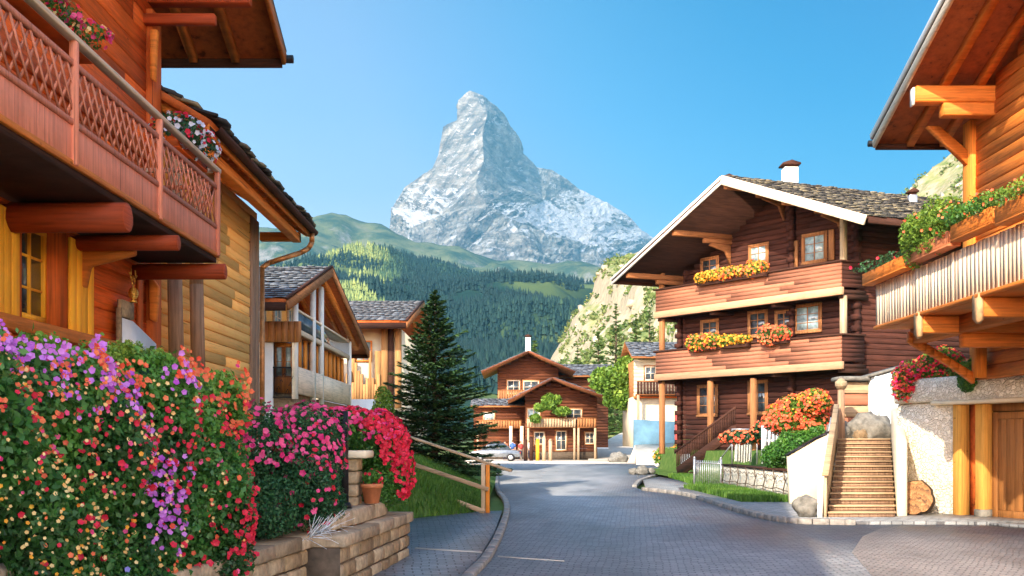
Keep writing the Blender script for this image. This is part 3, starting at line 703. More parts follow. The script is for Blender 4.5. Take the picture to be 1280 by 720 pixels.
ce = math.cos(math.radians(SUN_EL)); tosun = Vector((SUN_AZ[0]*ce, SUN_AZ[1]*ce, math.sin(math.radians(SUN_EL)))); so.rotation_euler = tosun.to_track_quat('Z', 'Y').to_euler()
so.location = (0, 0, 60)
cd = bpy.data.cameras.new('camera'); co = bpy.data.objects.new('camera', cd); COL.objects.link(co); scene.camera = co
co.location = (0, 0, EYE); co.rotation_euler = (math.radians(90), 0, 0); cd.sensor_width = 36; cd.lens = 36*F/1280; cd.shift_y = 192/1280; cd.clip_end = 40000; cd.clip_start = .1
vs_ = scene.view_settings; vs_.view_transform = 'Standard'; vs_.look = 'None'; vs_.exposure = EXPO; vs_.gamma = 1; vs_.use_curve_mapping = False
cy = scene.cycles; cy.max_bounces = 6; cy.diffuse_bounces = 4; cy.glossy_bounces = 2; cy.transmission_bounces = 3; cy.volume_bounces = 0; cy.transparent_max_bounces = 4
cy.use_denoising = True; cy.caustics_reflective = False; cy.caustics_refractive = False
# ================================================================== LEFT: red chalet
Z0 = EYE
rc = empty('chalet', (-5.7, 8, 0), 'red stained chalet with lattice balcony and yellow shutters, nearest on the left', 'house', )
WX = -5.7
m = MB(); m.box(-12, WX-.02, -2, 16.5, 0, 2.55); m.build('foundation', 'cream', rc)
m = MB()
hol = [(2-11.95, 2, 0, 0)]
# wall along Y from -2 to 16.5 ; s measured from y=-2
hol = [(11.62+2, 13.32+2, 2.98, 4.24), (6.0+2, 7.6+2, 2.98, 4.24), (9.0+2, 10.4+2, 5.0, 7.0)]
apexY, apexZ, eaveZ = 8.2, 12.6, 8.22
def ztopl(s): y = s-2; return apexZ-.15-abs(y-apexY)*(apexZ-eaveZ)/9.8
logwall(m, (WX, -2), (WX, 16.5), 2.55, 12.4, .30, .22, (-1, 0), hol, ztopl, .004, .012)
m.build('wall', 'red', rc)
m = MB(); logwall(m, (WX-.03, 16.5), (-12, 16.5), 2.55, 8.3, .30, .2, (0, -1), (), None, .004, .012); m.build('wall', 'red', rc); m = MB(); m.box(-12, -5.95, -2, -1.9, 2.5, 8.3); m.build('wall', 'red', rc)
# dark interior backing behind openings
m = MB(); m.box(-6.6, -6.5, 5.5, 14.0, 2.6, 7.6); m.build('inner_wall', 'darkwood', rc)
m = MB(); m.box(WX-.16, WX+.10, 16.2, 16.62, 2.0, 8.35); m.box(WX+.003, WX+.05, 15.75, 15.95, 2.0, 4.4); m.build('corner_post', 'redv', rc, bevel=.01)
# lower window
def redwindow(yc, zc, w, h, shut=True):
    wn = window(rc, (WX-.10, yc, zc), (0, 1, 0), (1, 0, 0), w, h, 'yellow', 'glass', 2, 3, .07, proj=.06)
    cm = MB()
    for sgn in (-1, 1):
        for k in range(5):
            y = yc+sgn*(w*.22+.012*k*4); cm.box(WX-.16+.015*(k % 2), WX-.15+.015*(k % 2), y-.05, y, zc-h/2+.08, zc+h/2-.08)
    cm.build('curtain', 'curtain', wn)
    rv = MB(); t = .07
    rv.box(WX-.2, WX+.04, yc-w/2-t, yc-w/2-.002, zc-h/2-t, zc+h/2+t); rv.box(WX-.2, WX+.04, yc+w/2+.002, yc+w/2+.42, zc-h/2-t, zc+h/2+t)
    rv.box(WX-.2, WX+.04, yc-w/2, yc+w/2, zc+h/2+.002, zc+h/2+t); rv.build('surround', 'redv', wn)
    for y0 in (yc-w/2-.85, yc+w/2+.44):
        sh = MB()
        for k in range(4): sh.box(WX+.03, WX+.075+.006*(k % 2), y0+k*.18, y0+k*.18+.175, zc-h/2-.15, zc+h/2+.02)
        sh.build('shutter', 'yellow', rc, bevel=.006)
redwindow(12.42, 3.62, .82, 1.14)
redwindow(6.75, 3.62, .82, 1.14)
m = MB(); m.box(WX+.005, WX+.20, 3, 15.2, 2.84, 3.0); m.build('sill_beam', 'orange', rc, bevel=.01)
# upper door/window behind railing with amber shutters
wn = window(rc, (WX-.10, 9.7, 6.0), (0, 1, 0), (1, 0, 0), 1.3, 1.9, 'yellow', 'glass', 2, 3, .08)
for y0 in (8.3, 10.42):
    m = MB()
    for k in range(4): m.box(WX+.03, WX+.075, y0+k*.155, y0+k*.155+.15, 4.9, 7.05)
    m.build('shutter', 'yellow', rc, bevel=.006)
m = MB(); m.box(WX+.01, WX+.06, -1.9, 16.2, 4.25, 4.4); m.box(WX+.01, WX+.05, -1.9, 16.2, 5.95, 6.2) ; m.build('trim_board', 'red', rc)
# balcony
BX = -4.45
bal = MB(); bal.box(WX+.02, BX-.02, -1, 15.72, 4.30, 4.40); bal_o = bal.build('balcony', 'darkwood', rc)
m = MB(); m.box(BX-.05, BX, -1, 15.72, 4.45, 4.80); m.box(WX+.1, BX-.06, 15.67, 15.72, 4.45, 4.8); m.build('fascia', 'pinkwood', bal_o, bevel=.006)
m = MB(); m.box(BX-.10, BX+.02, -1, 15.76, 4.38, 4.45); m.build('edge_trim', 'orange', bal_o, bevel=.01)
for y in (0.2, 2.8, 5.4, 8.0, 10.55, 13.1, 15.68):
    m = MB(); m.box(BX-.03, BX+.045, y-.04, y+.04, 4.40, 5.66); m.build('post', 'pinkwood', bal_o, bevel=.008)
m = MB(); m.box(BX-.05, BX+.05, -1, 15.75, 5.655, 5.72); m.box(WX+.1, BX-.06, 15.65, 15.72, 5.655, 5.72); m.build('handrail', 'paleh', bal_o, bevel=.01)
m = MB(); m.box(BX-.03, BX+.02, -1, 15.68, 5.40, 5.46); m.box(BX-.03, BX+.02, -1, 15.68, 4.80, 4.86); m.box(WX+.1, BX-.06, 15.66, 15.7, 5.40, 5.46)
ys = np.arange(-1, 15.7, .20)
lz0, lz1 = 4.86, 5.40; hh = lz1-lz0; run = .40
for y in ys:
    if y+run < 15.66 and y > -1: 
        m.beam((BX-.012, y, lz0), (BX-.012, y+run, lz1), .034, .012, (1, 0, 0)); m.beam((BX+.004, y+run, lz0), (BX+.004, y, lz1), .034, .012, (1, 0, 0))
for k in range(8):
    x = WX+.15+k*.14; m.beam((x, 15.68, lz0), (min(x+run, BX-.06), 15.68, lz1), .026, .012, (0, 1, 0))
m.build('lattice', 'pinkwood', bal_o)
for y, r in ((3.4, .15), (7.6, .15), (11.72, .17), (13.5, .10), (15.70, .12)):
    m = MB(); m.cyl((WX-.1, y, 4.26-r*.8), (BX+.12, y, 4.26-r*.8), r*1.02, r, 12, jit=.06); m.cyl((BX+.121, y, 4.26-r*.8), (BX+.125, y, 4.26-r*.8), r*.95, r*.9, 12)
    m.build('joist', 'reddark', bal_o)
m = MB(); m.prism([(WX+.0, 13.6, 4.1), (WX+.0, 13.6, 3.65), (WX+.10, 13.6, 3.62), (WX+.16, 13.6, 3.9), (WX+.75, 13.6, 4.05), (WX+.75, 13.6, 4.15)], (0, .14, 0)); m.build('bracket', 'orange', bal_o, bevel=.015); m = MB(); m.prism([(WX+.08, 16.1, 4.2), (WX+.08, 16.1, 3.5), (WX+.18, 16.1, 3.45), (WX+.22, 16.1, 4.0)], (0, .12, 0)); m.build('bracket', 'orange', bal_o, bevel=.015)
# lamp-like brackets by the upper corner
m = MB(); m.prism([(WX+.12, 16.0, 7.95), (WX+.12, 16.0, 7.2), (WX+.20, 16.0, 7.15), (WX+.22, 16.0, 7.7), (WX+.24, 16.0, 7.95)], (0, .12, 0)); m.build('bracket', 'orange', rc, bevel=.015)
# roof
def gable_roof_x(root, xv, xb, y0, y1, ya, ze, za, th=.16, mat='slate', nu=24, nv=22, soffit='soffit', verge='orange', vw=.22, purl=(), pm='orange', pend=None, rafters=True, fascias='darkwood'):
    """gable facing the street (plane x=xv), eaves at y0,y1, apex ya; roof runs from xv to xb"""
    sg = 1 if xb < xv else -1
    for (ye, tag_) in ((y0, 0), (y1, 1)):
        m = MB(); a = Vector((xv, ye, ze)); b = Vector((xb, ye, ze)); c = Vector((xb, ya, za)); d = Vector((xv, ya, za))
        n = (b-a).cross(d-a).normalized(); n = n if n.z > 0 else -n
        m.add([a, b, c, d, a+n*th, b+n*th, c+n*th, d+n*th], MB.BF); ro = m.build('roof', soffit, root)
        s = MB(); shingles(s, a+n*th, b+n*th, c+n*th, d+n*th, nu, nv, .03, .4, .02); s.build('slates', mat, ro)
        v = MB(); e = Vector((sg*.03, 0, 0)); up_ = n
        v.beam(a+e*1.5-n*(.02), d+e*1.5-n*(.02), .06, vw, n); v.build('bargeboard', verge, ro)
        v = MB(); v.beam(a+e*.6+n*(vw*.5+.05), d+e*.6+n*(vw*.5+.05), .09, .06, n); 
        v.beam(a-n*.05+Vector((0, (-.03 if ye < ya else .03), 0)), b-n*.05+Vector((0, (-.03 if ye < ya else .03), 0)), .05, vw*.9); v.build('fascia', fascias, ro)
        if rafters:
            r_ = MB(); k = 0; L = abs(xb-xv); nn = int(L/.75)
            for k in range(1, nn+1):
                if k > 5: break
                x = xv-sg*(.05+k*.72); r_.beam(Vector((x, ye, ze))-n*.08+ (d-a).normalized()*.08, Vector((x, ya, za))-n*.08, .13, .15, n)
            r_.build('rafters', pm, ro)
    return
gable_roof_x(rc, -3.98, -12.5, -2.2, 18.0, apexY, eaveZ, apexZ, .16, 'mossy', 26, 26, 'soffit', 'orange', .22)
for (y, z, q) in ((16.4, eaveZ+.38, .11), (13.2, eaveZ+1.75, .11), (8.2, apexZ-.42, .11), (3.2, eaveZ+1.75, .11), (16.15, 8.15, .07)):
    m = MB(); m.box(-6.0, -4.12 if q > .1 else -4.6, y-q, y+q, z-q-.01, z+q+.01)
    m.build('purlin', 'reddark', rc, bevel=.015)
m = MB(); m.cyl((-3.80, 18.06, eaveZ+.02), (-12, 18.06, eaveZ+.02), .07, .07, 10); m.build('gutter', 'iron', rc)
# sign panel with gilded ornament
sp = empty('sign_panel', (-5.6, 15.3, 2.62), 'white sign panel leaning on the red chalet wall above the flowers', 'sign')
m = MB(); m.prism([(-5.57, 14.75, 2.5), (-5.57, 16.2, 2.5), (-5.57, 16.2, 3.12), (-5.57, 15.2, 3.36), (-5.57, 14.75, 3.36)], (.03, 0, 0)); m.build('panel', 'bluewhite', sp)
m = MB(); m.box(-5.60, -5.53, 14.70, 14.75, 2.5, 3.5); m.box(-5.6, -5.53, 14.75, 15.22, 3.38, 3.62); m.build('frame', 'cutstone', sp)
og = empty('ornament', (-5.5, 15.18, 3.62), 'small gilded antlered ornament standing on the white sign panel', 'ornament')
m = MB(); m.cyl((-5.50, 15.1, 3.62), (-5.50, 15.1, 3.66), .06, .04, 12)
for k in range(8):
    a0, a1 = math.pi*k/8, math.pi*(k+1)/8; m.cyl((-5.50, 15.1, 3.75-.09*math.cos(a0)), (-5.50, 15.1, 3.75-.09*math.cos(a1)), max(.004, .075*math.sin(a0)), max(.004, .075*math.sin(a1)), 12)
m.build('body', 'gold', og, smooth=True)
m = MB()
for s in (-1, 1):
    b = [Vector((-5.50, 15.1, 3.83)), Vector((-5.50, 15.1+s*.05, 3.92)), Vector((-5.50, 15.1+s*.10, 3.99)), Vector((-5.50, 15.1+s*.08, 4.1))]; m.tube(b, .011, 6)
    m.tube([b[1], b[1]+Vector((0, -s*.03, .09))], .008, 5); m.tube([b[2], b[2]+Vector((0, s*.06, .04))], .008, 5)
m.build('antlers', 'gold', og)

# ================================================================== LEFT: blond log barn
lb = empty('log_barn', (-5.9, 20, 0), 'blond log barn with mossy slate eave and copper downpipe beside the red chalet', 'house')
m = MB(); m.box(-13, -5.93, 16.95, 24.0, 0, 2.1); m.build('foundation', 'cutstone', lb)
m = MB(); logwall(m, (-5.9, 16.9), (-5.9, 24.1), 2.1, 6.9, .21, .22, (-1, 0), (), None, .010, .016); m.build('wall', 'blond', lb)
m = MB(); logwall(m, (-5.95, 24.08), (-13, 24.08), 2.1, 6.9, .235, .2, (0, -1), (), None, .02, .03, 0); m.build('wall', 'blond', lb); m = MB(); logwall(m, (-6.0, 16.9), (-13, 16.9), 2.1, 6.9, .235, .2, (0, 1), (), None, .02, .03); m.build('wall', 'blond', lb)
m = MB(); m.box(-6.0, -5.85, 23.4, 23.8, 1.8, 6.7); m.box(-6.0, -5.86, 23.82, 24.12, 1.6, 6.7); m.build('corner_post', 'greywood', lb, bevel=.02)
for y in (17.35, 18.55):
    m = MB(); p = [Vector((-5.62, y, 1.4)), Vector((-5.60, y+.01, 2.9)), Vector((-5.63, y, 4.4)), Vector((-5.61, y, 6.6))]; m.cyl(p[0], p[1], .13, .125, 12); m.cyl(p[1], p[2], .125, .12, 12); m.cyl(p[2], p[3], .12, .11, 12); m.build('post', 'greywood', lb, smooth=True)
ez = 6.66; sl_ = .60
m = MB(); a, b, c, d = V(-4.9, 16.68, ez), V(-4.9, 25.1, ez), V(-9.6, 25.1, ez+4.7*sl_), V(-9.6, 16.68, ez+4.7*sl_)
n = V(sl_, 0, 1).normalized(); m.add([a, b, c, d, a+n*.12, b+n*.12, c+n*.12, d+n*.12], MB.BF); ro = m.build('roof', 'soffit', lb)
s = MB(); shingles(s, a+n*.12+V(.12, 0, -.05), b+n*.12+V(.12, .1, -.05), c+n*.12, d+n*.12, 26, 14, .05, .5, .03); s.build('slates', 'mossy', ro)
m = MB(); a2, b2 = V(-14.3, 16.68, ez), V(-14.3, 25.1, ez); m.add([a2, b2, c, d]+[p+V(0, 0, .14) for p in (a2, b2, c, d)], MB.BF); ro2 = m.build('roof', 'soffit', lb)
s = MB(); shingles(s, a2+V(0, 0, .14), b2+V(0, 0, .14), c+V(0, 0, .14), d+V(0, 0, .14), 20, 12, .05, .5, .03); s.build('slates', 'mossy', ro2)
m = MB()
for k in range(12):
    y = 16.9+k*.72; m.beam(V(-4.98, y, ez-.02), V(-7.5, y, ez-.02+2.52*sl_), .12, .15)
m.build('rafters', 'orange', ro)
m = MB(); m.box(-4.93, -4.87, 16.7, 25.12, ez-.12, ez+.08); m.beam(V(-4.9, 25.13, ez-.02), V(-9.6, 25.13, ez-.02+4.7*sl_), .05, .22); m.box(-6.0, -5.05, 24.7, 24.9, ez-.28, ez-.08); m.box(-5.25, -5.05, 17, 24.9, ez-.30, ez-.12); m.build('eave_board', 'orange', ro, bevel=.01)
gt = MB(); nseg = 8; ring = []
gv = []
for y in (16.75, 25.2):
    for k in range(nseg+1):
        t = math.pi*k/nseg; gv.append((-4.78-.09*math.cos(t), y, ez+.02-.10*math.sin(t)))
for y in (16.75, 25.2):
    for k in range(nseg+1):
        t = math.pi*k/nseg; gv.append((-4.78-.078*math.cos(t), y, ez+.02-.088*math.sin(t)))
q = nseg+1
gt.add(gv, [(k, k+1, q+k+1, q+k) for k in range(nseg)]+[(2*q+k, 3*q+k, 3*q+k+1, 2*q+k+1) for k in range(nseg)]+[(0, q, 3*q, 2*q), (nseg, 2*q+nseg, 3*q+nseg, q+nseg)])
gt.build('gutter', 'darkwood', lb)
m = MB(); m.tube([V(-4.80, 24.95, ez-.06), V(-4.80, 24.95, ez-.28), V(-4.88, 24.9, ez-.44), V(-5.05, 24.8, ez-.56), V(-5.72, 24.45, ez-.86), V(-5.84, 24.3, ez-1.0), V(-5.84, 24.3, 1.2)], .062, 12); m.build('downpipe', 'copper', lb, smooth=True)

# ================================================================== LEFT: chalet with glazed balcony gable
h3 = empty('chalet', (-8, 36, 0), 'chalet with grey slate roof and glazed balconies under its gable, beyond the log barn', 'house')
gable_roof_x(h3, -6.2, -14.5, 28.5, 44.8, 35.6, 5.35, 7.42, .16, 'slate', 30, 18, 'soffit', 'midw', .26, pm='orange')
m = MB(); m.box(-13, -8.2, 31.8, 42.3, -.1, 5.2); m.prism([(-8.2, 30.6, 5.2), (-8.2, 43.2, 5.2), (-8.2, 35.6, 7.2)], (-.15, 0, 0)); m.build('wall', 'midv', h3)
m = MB(); m.box(-9.2, -7.28, 31.62, 31.8, -.1, 4.62); m.build('wall', 'white', h3)
m = MB()
for k in range(14): m.box(-9.2+k*.2, -9.2+k*.2+.19, 31.55-.012*(k % 2), 31.64, 4.62, 5.25+.0*k)
m.build('upper_cladding', 'midv', h3)
m = MB(); m.box(-7.26, -6.72, 31.9, 32.0, 3.1, 4.62); m.build('wall', 'orangev', h3)
for k in range(2): window(h3, (-7.13+.28*k, 31.88, 4.05), (1, 0, 0), (0, -1, 0), .24, .95, 'midw', 'glassl', 1, 2, .04)
# base and lower parapet
m = MB(); m.box(-8.15, -6.72, 31.85, 42.3, -.1, 3.05); m.build('base', 'cutstone', h3)
m = MB(); m.box(-6.72, -6.55, 31.75, 42.35, 3.08, 3.90); m.build('parapet', 'paleh', h3)
m = MB(); m.box(-8.1, -6.6, 31.8, 42.3, 4.98, 5.10); m.build('balcony_floor', 'midw', h3)
m = MB(); m.box(-6.66, -6.58, 31.75, 42.35, 4.93, 5.08); m.box(-6.66, -6.58, 31.75, 42.3, 5.62, 5.68); m.build('rail', 'paleh', h3)
m = MB(); m.box(-6.63, -6.61, 31.8, 42.25, 5.10, 5.60); m.build('balcony_glass', 'glass', h3)
for y in (31.75, 34.6, 36.1, 42.3):
    zt = min(5.35+(y-28.5)*.29, 7.42-(y-35.6)*.225)+.0
    m = MB(); m.box(-6.70, -6.54, y-.09, y+.09, 2.9, zt); m.build('post', 'white', h3)
# glazing strip
m = MB(); m.box(-6.95, -6.88, 32.0, 42.2, 3.9, 4.95); m.build('glazing', 'glass', h3)
for k in range(11):
    y = 32.4+k*.93
    if True:
        m = MB(); m.box(-6.88, -6.80, y, y+.30+.2*rnd.random(), 3.9, 4.93); m.build('shutter', 'orangev', h3)
m = MB(); m.prism([(-8.0, 31.9, 5.1), (-8.0, 42.0, 5.1), (-8.0, 40, 6.2), (-8.0, 35.6, 7.1), (-8.0, 32.2, 6.1)], (-.1, 0, 0)); m.build('gable_wall', 'blond', h3)
for y in (33.0, 35.2, 37.4): window(h3, (-7.96, y, 5.8), (0, 1, 0), (1, 0, 0), 1.0, 1.1, 'paleh', 'glassl', 2, 2, .07)
m = MB(); m.beam(V(-6.5, 35.6, 7.15), V(-6.5, 43.5, 5.5), .16, .2); m.build('brace', 'orange', h3)
m = MB()
for k in range(14): m.cyl((-7.25+.04*k, 31.66, 2.95), (-7.25+.04*k, 31.66, 3.85), .008, .008, 5)
m.box(-7.28, -6.72, 31.65, 31.67, 3.84, 3.88); m.box(-7.28, -6.72, 31.65, 31.67, 2.93, 2.97)
for k in range(12): 
    p = V(-7.2+.045*k, 31.66, 3.1+.1*(k % 7)); m.cyl(p, p+V(.05, 0, .1*(1 if k % 2 else -1)), .008, .008, 5)
m.build('railing', 'iron', h3)

# ================================================================== LEFT: cream chalet further on
h4 = empty('chalet', (-7, 52, 0), 'cream walled chalet with amber timber and blue slate roof behind the spruce', 'house')
gable_roof_x(h4, -4.9, -14, 48.0, 66, 57.2, 7.0, 9.15, .18, 'slate', 26, 20, 'soffit', 'midw', .3, fascias='darkwood')
m = MB(); m.box(-13, -5.3, 49.5, 65, 0, 7.0); m.build('wall', 'cream', h4)
m = MB(); m.box(-6.2, -5.9, 49.3, 49.49, 3.2, 6.95); m.box(-5.55, -5.25, 49.3, 49.49, 3.2, 6.95); m.build('post', 'oldtan', h4)
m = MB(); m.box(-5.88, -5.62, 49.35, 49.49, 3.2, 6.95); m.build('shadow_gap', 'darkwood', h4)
m = MB()
for k in range(16):
    h = 1.3+.35*math.sin(k*1.7)+(.9 if k % 5 == 2 else 0); m.box(-8.4+k*.135, -8.4+k*.135+.125, 49.2, 49.3, 3.35, 3.35+h)
m.build('carved_railing', 'oldtan', h4)
m = MB(); m.box(-7.6, -7.45, 49.3, 49.48, 4.4, 5.9); m.box(-6.5, -6.22, 49.3, 49.48, 3.3, 5.9); m.build('timber_panel', 'oldtan', h4)
window(h4, (-7.05, 49.45, 5.9), (1, 0, 0), (0, -1, 0), .8, 1.0, 'orange', 'glassl', 2, 2, .07)
gw = MB(); gw.box(-8.6, -5.3, 45.4, 45.7, 0, 3.45); o = gw.build('garden_wall', 'white'); tag(o, 'white rendered garden wall below the cream chalet, left of the spruce', 'wall')

# ================================================================== RIGHT: honey wood chalet
rh = empty('chalet', (9.5, 18, 2.86), 'honey coloured timber chalet with pale board balcony, nearest on the right', 'house')
RX = 9.5
def ztr(s): y = 21.6-s; return 8.05+(22.4-y)*.375 if y > 11.4 else 8.05+11*.375-(11.4-y)*.375
m = MB(); logwall(m, (RX, 21.6), (RX, 4), 2.86, 12, .26, .22, (1, 0), [(2.2, 3.4, 4.1, 6.1), (8, 9.4, 4.1, 6.1)], lambda s: min(ztr(s), 9.1), .006, .015); m.build('wall', 'orange', rh)
m = MB()
for k in range(86):
    y0 = 21.4-k*.2; zt = ztr(21.6-y0)-.1
    if zt > 9.12: m.box(RX+.0+.012*(k % 2), RX+.1, y0-.195, y0, 8.9, zt)
m.build('gable_cladding', 'orangev', rh)
m = MB(); logwall(m, (RX+.05, 21.6), (15, 21.6), 2.86, 8.1, .26, .2, (0, -1), (), None, .006, .015); m.build('wall', 'orange', rh)
m = MB(); m.box(RX-.12, RX+.24, 21.3, 21.66, 4.4, 8.2); m.build('corner_post', 'orangev', rh, bevel=.02)
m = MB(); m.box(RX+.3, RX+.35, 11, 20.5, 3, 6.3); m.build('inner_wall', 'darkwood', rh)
window(rh, (RX+.08, 18.8, 5.1), (0, -1, 0), (-1, 0, 0), 1.2, 2.0, 'orangev', 'glassl', 2, 3, .08)
window(rh, (RX+.08, 12.9, 5.1), (0, -1, 0), (-1, 0, 0), 1.4, 2.0, 'orangev', 'glassl', 2, 3, .08)
gable_roof_x(rh, 7.87, 16, 22.5, .5, 11.5, 8.04, 8.04+11*.375, .16, 'mossy', 20, 26, 'soffit', 'paleh', .17, fascias='darkwood', rafters=False)
m = MB(); sl2 = .375; nr = V(0, sl2, 1).normalized()
a, d = V(7.80, 22.58, 8.04+.17), V(7.80, 11.5, 8.04+11*.375+.2); m.beam(a, d, .05, .13, nr); m.build('bargeboard', 'white', rh)
m = MB()
for x in (8.55, 9.25, 10.0, 10.8, 11.6): m.beam(V(x, 22.35, 8.0), V(x, 11.5, 8.0+10.85*.375), .15, .17, nr)
m.build('rafters', 'orange', rh, bevel=.012)
for (y, z) in ((20.6, 8.45), (17.6, 9.55), (14.2, 10.8)):
    m = MB(); m.box(7.95, 12, y-.15, y+.15, z-.16, z+.16); o = m.build('purlin', 'orange', rh, bevel=.02)
    m = MB(); m.box(7.915, 7.948, y-.09, y+.09, z-.2, z+.14); m.build('end_cap', 'white', o)
    m = MB(); m.box(8.5, 12, y-.13, y+.13, z-.42, z-.163); m.build('support_beam', 'orange', o, bevel=.02)
m = MB(); m.prism([(RX-.12, 21.4, 7.6), (RX-.12, 21.4, 7.3), (RX-.95, 21.4, 8.1), (RX-.7, 21.4, 8.1)], (0, .16, 0)); m.build('bracket', 'orange', rh, bevel=.01)
m = MB(); m.cyl((7.75, 22.62, 8.08), (16, 22.62, 8.08), .07, .07, 10); m.build('gutter', 'iron', rh)
# balcony
m = MB(); m.box(7.45, RX-.01, 4, 20.95, 3.86, 3.98)
for k in range(84): pass
bo = m.build('balcony', 'orange', rh)
m = MB()
k = 0; y = 20.98
while y > 4.2:
    wv = .115+.05*rnd.random(); m.box(7.34+.012*rnd.random(), 7.375+.012*rnd.random(), y-wv+.008, y, 3.93-.0, 4.74+.02*rnd.random()); y -= wv
y = 7.4
while y < 9.3:
    m.box(y, y+.14, 20.98, 21.01, 3.95, 4.74); y += .155
m.build('board_panel', 'palev', bo)
m = MB(); m.box(7.30, 7.42, 4, 21.02, 3.86, 3.925); m.box(7.40, 7.48, 4, 20.95, 4.62, 4.72); m.build('rail', 'orange', bo, bevel=.01)
for y in (18.75, 16.35, 13.8):
    m = MB(); m.box(7.36, 10.2, y-.14, y+.14, 3.55, 3.855); m.box(8.1, 10.2, y-.11, y+.11, 3.3, 3.548); o = m.build('joist', 'orange', bo, bevel=.02)
    m = MB(); m.prism([(7.29, y-.12, 3.5), (7.29, y-.12, 3.92), (7.31, y+.02, 3.95), (7.29, y+.13, 3.9), (7.29, y+.12, 3.54), (7.30, y, 3.45)], (.068, 0, 0)); m.build('end_cap', 'cut', o)
m = MB(); m.box(8.0, 8.25, 4, 20.9, 3.56, 3.858); m.build('cross_beam', 'orange', bo)
# posts below + curved brace
for (x, y, w_) in ((9.30, 20.7, .22), (9.62, 20.35, .17), (9.98, 20.0, .17)):
    m = MB(); m.box(x-w_/2, x+w_/2, y-w_/2, y+w_/2, 2.87, 3.855); m.build('support_post', 'orangev', rh, bevel=.015)
br = MB(); N = 9; up = []; lo = []
for k in range(N):
    t = k/(N-1); x = 7.95+1.3*t; z = 3.80-.85*(t**.75)*(.75+.25*t); up.append((x, 20.75, z)); lo.append((x-.02, 20.75, z-.20+.06*math.sin(t*3)))
for k in range(N-1): br.prism([up[k], up[k+1], lo[k+1], lo[k]], (0, .16, 0), .5)
br.build('curved_brace', 'orange', rh)
# garage / terrace wall ---------------------------------------------------
A, B = V(8.72, 23.6, 0), V(10.17, 20.0, 0); dd = (B-A); L = dd.length; du = dd/L; nn = V(-du.y, du.x, 0); nn = -nn if nn.x > 0 else nn   # towards street
def gw_(s, n_, z): p = A+du*s+nn*n_; return (p.x, p.y, z)
gr = empty('garage', (9.4, 21.5, 0), 'whitewashed rubble stone garage under the right chalet with brown double doors', 'garage')
m = MB(gw_); m.box(0, .435*L, -.4, 0, 0, 2.45); m.box(0, 8.0, -.5, .10, 2.452, 2.98); m.box(6.0, 8.0, -.4, 0, 0, 2.45); m.build('wall', 'rubble', gr, bevel=.04)
m = MB(gw_); m.box(.30*L, 8.0, -.3, .14, 2.38, 2.47); m.build('lintel', 'cream', gr, bevel=.02)
m = MB(); m.prism([(8.82, 23.6, 0), (10.35, 23.6, 0), (11.3, 27.55, 0), (10.28, 27.55, 0)], (0, 0, 2.7)); m.build('side_wall', 'rubble', gr)
m = MB(gw_); m.box(.445*L, .50*L, -.20, .06, 0, 2.38); m.box(.575*L, .635*L, -.3, -.04, .2, 2.38); m.build('door_post', 'tanpost', gr, bevel=.008)
m = MB(gw_); m.box(.57*L, .64*L, -.3, -.03, 0, .2); m.build('post_foot', 'greyrock', gr)
m = MB(gw_); m.box(.502*L, .558*L, -.4, -.2, 0, 2.38); m.build('reveal', 'soffit', gr)
m = MB(gw_)
x = .637*L; 
for i in range(2):
    x0 = x+i*1.32
    dm = MB(gw_); dm.box(x0, x0+1.30, -.32, -.28, .02, 2.2)
    for (a_, b_, c_, d_) in ((0, .14, 0.02, 2.2), (1.16, 1.30, .02, 2.2), (.142, 1.158, 2.06, 2.2), (.142, 1.158, .02, .2)): dm.box(x0+a_, x0+b_, -.279, -.25, c_, d_)
    for k in range(5): dm.box(x0+.145+k*.203, x0+.145+k*.203+.198, -.279, -.262, .202, 2.058)
    o = dm.build('door', 'door', gr, bevel=.006)
    hm_ = MB(gw_); hx = x0+(1.2 if i == 0 else .08); hm_.cyl(gw_(hx, -.25, 1.05) and (0, 0, 0), (0, 0, .001), .001, .001, 3) if False else None
    hm_.box(hx-.02, hx+.02, -.249, -.235, .96, 1.12); hm_.box(hx-.09, hx+.02, -.235, -.20, 1.03, 1.06); hm_.build('handle', 'galv', o)
m = MB(gw_); m.box(.637*L, 6.0, -.34, -.26, 2.22, 2.38); m.build('door_head', 'door', gr)
# cut log slice
ls = MB(); c0 = V(8.52, 21.95, .40); ax = V(-.50, -.85, .18).normalized(); a = ax.orthogonal().normalized(); b = ax.cross(a); N = 26
ring = [(1+.04*math.sin(k*.97)+.03*math.sin(k*2.2)+.04*rnd.random()) for k in range(N)]
def rp(off, s): return [c0+ax*off+(a*math.cos(2*math.pi*k/N)+b*math.sin(2*math.pi*k/N))*.36*ring[k]*s for k in range(N)]
lr = empty('log_slice', (8.52, 21.95, .06), 'thick gnarled log slice propped against the rubble wall beside the stairs', 'log')
vs1 = rp(-.12, 1.0)+rp(.0, 1.06)+rp(.14, 1.0); ls.add(vs1, [(r*N+k, r*N+(k+1) % N, (r+1)*N+(k+1) % N, (r+1)*N+k) for r in range(2) for k in range(N)]+[tuple(range(N))[::-1]]); ls.build('bark', 'bark', lr)
fc = MB(); v0 = rp(.141, .97)+rp(.16, .6)+rp(.13, .25); ctr = c0+ax*.15
fc.add(v0+[ctr], [(r*N+k, r*N+(k+1) % N, (r+1)*N+(k+1) % N, (r+1)*N+k) for r in range(2) for k in range(N)]+[(2*N+k, 2*N+(k+1) % N, 3*N) for k in range(N)])
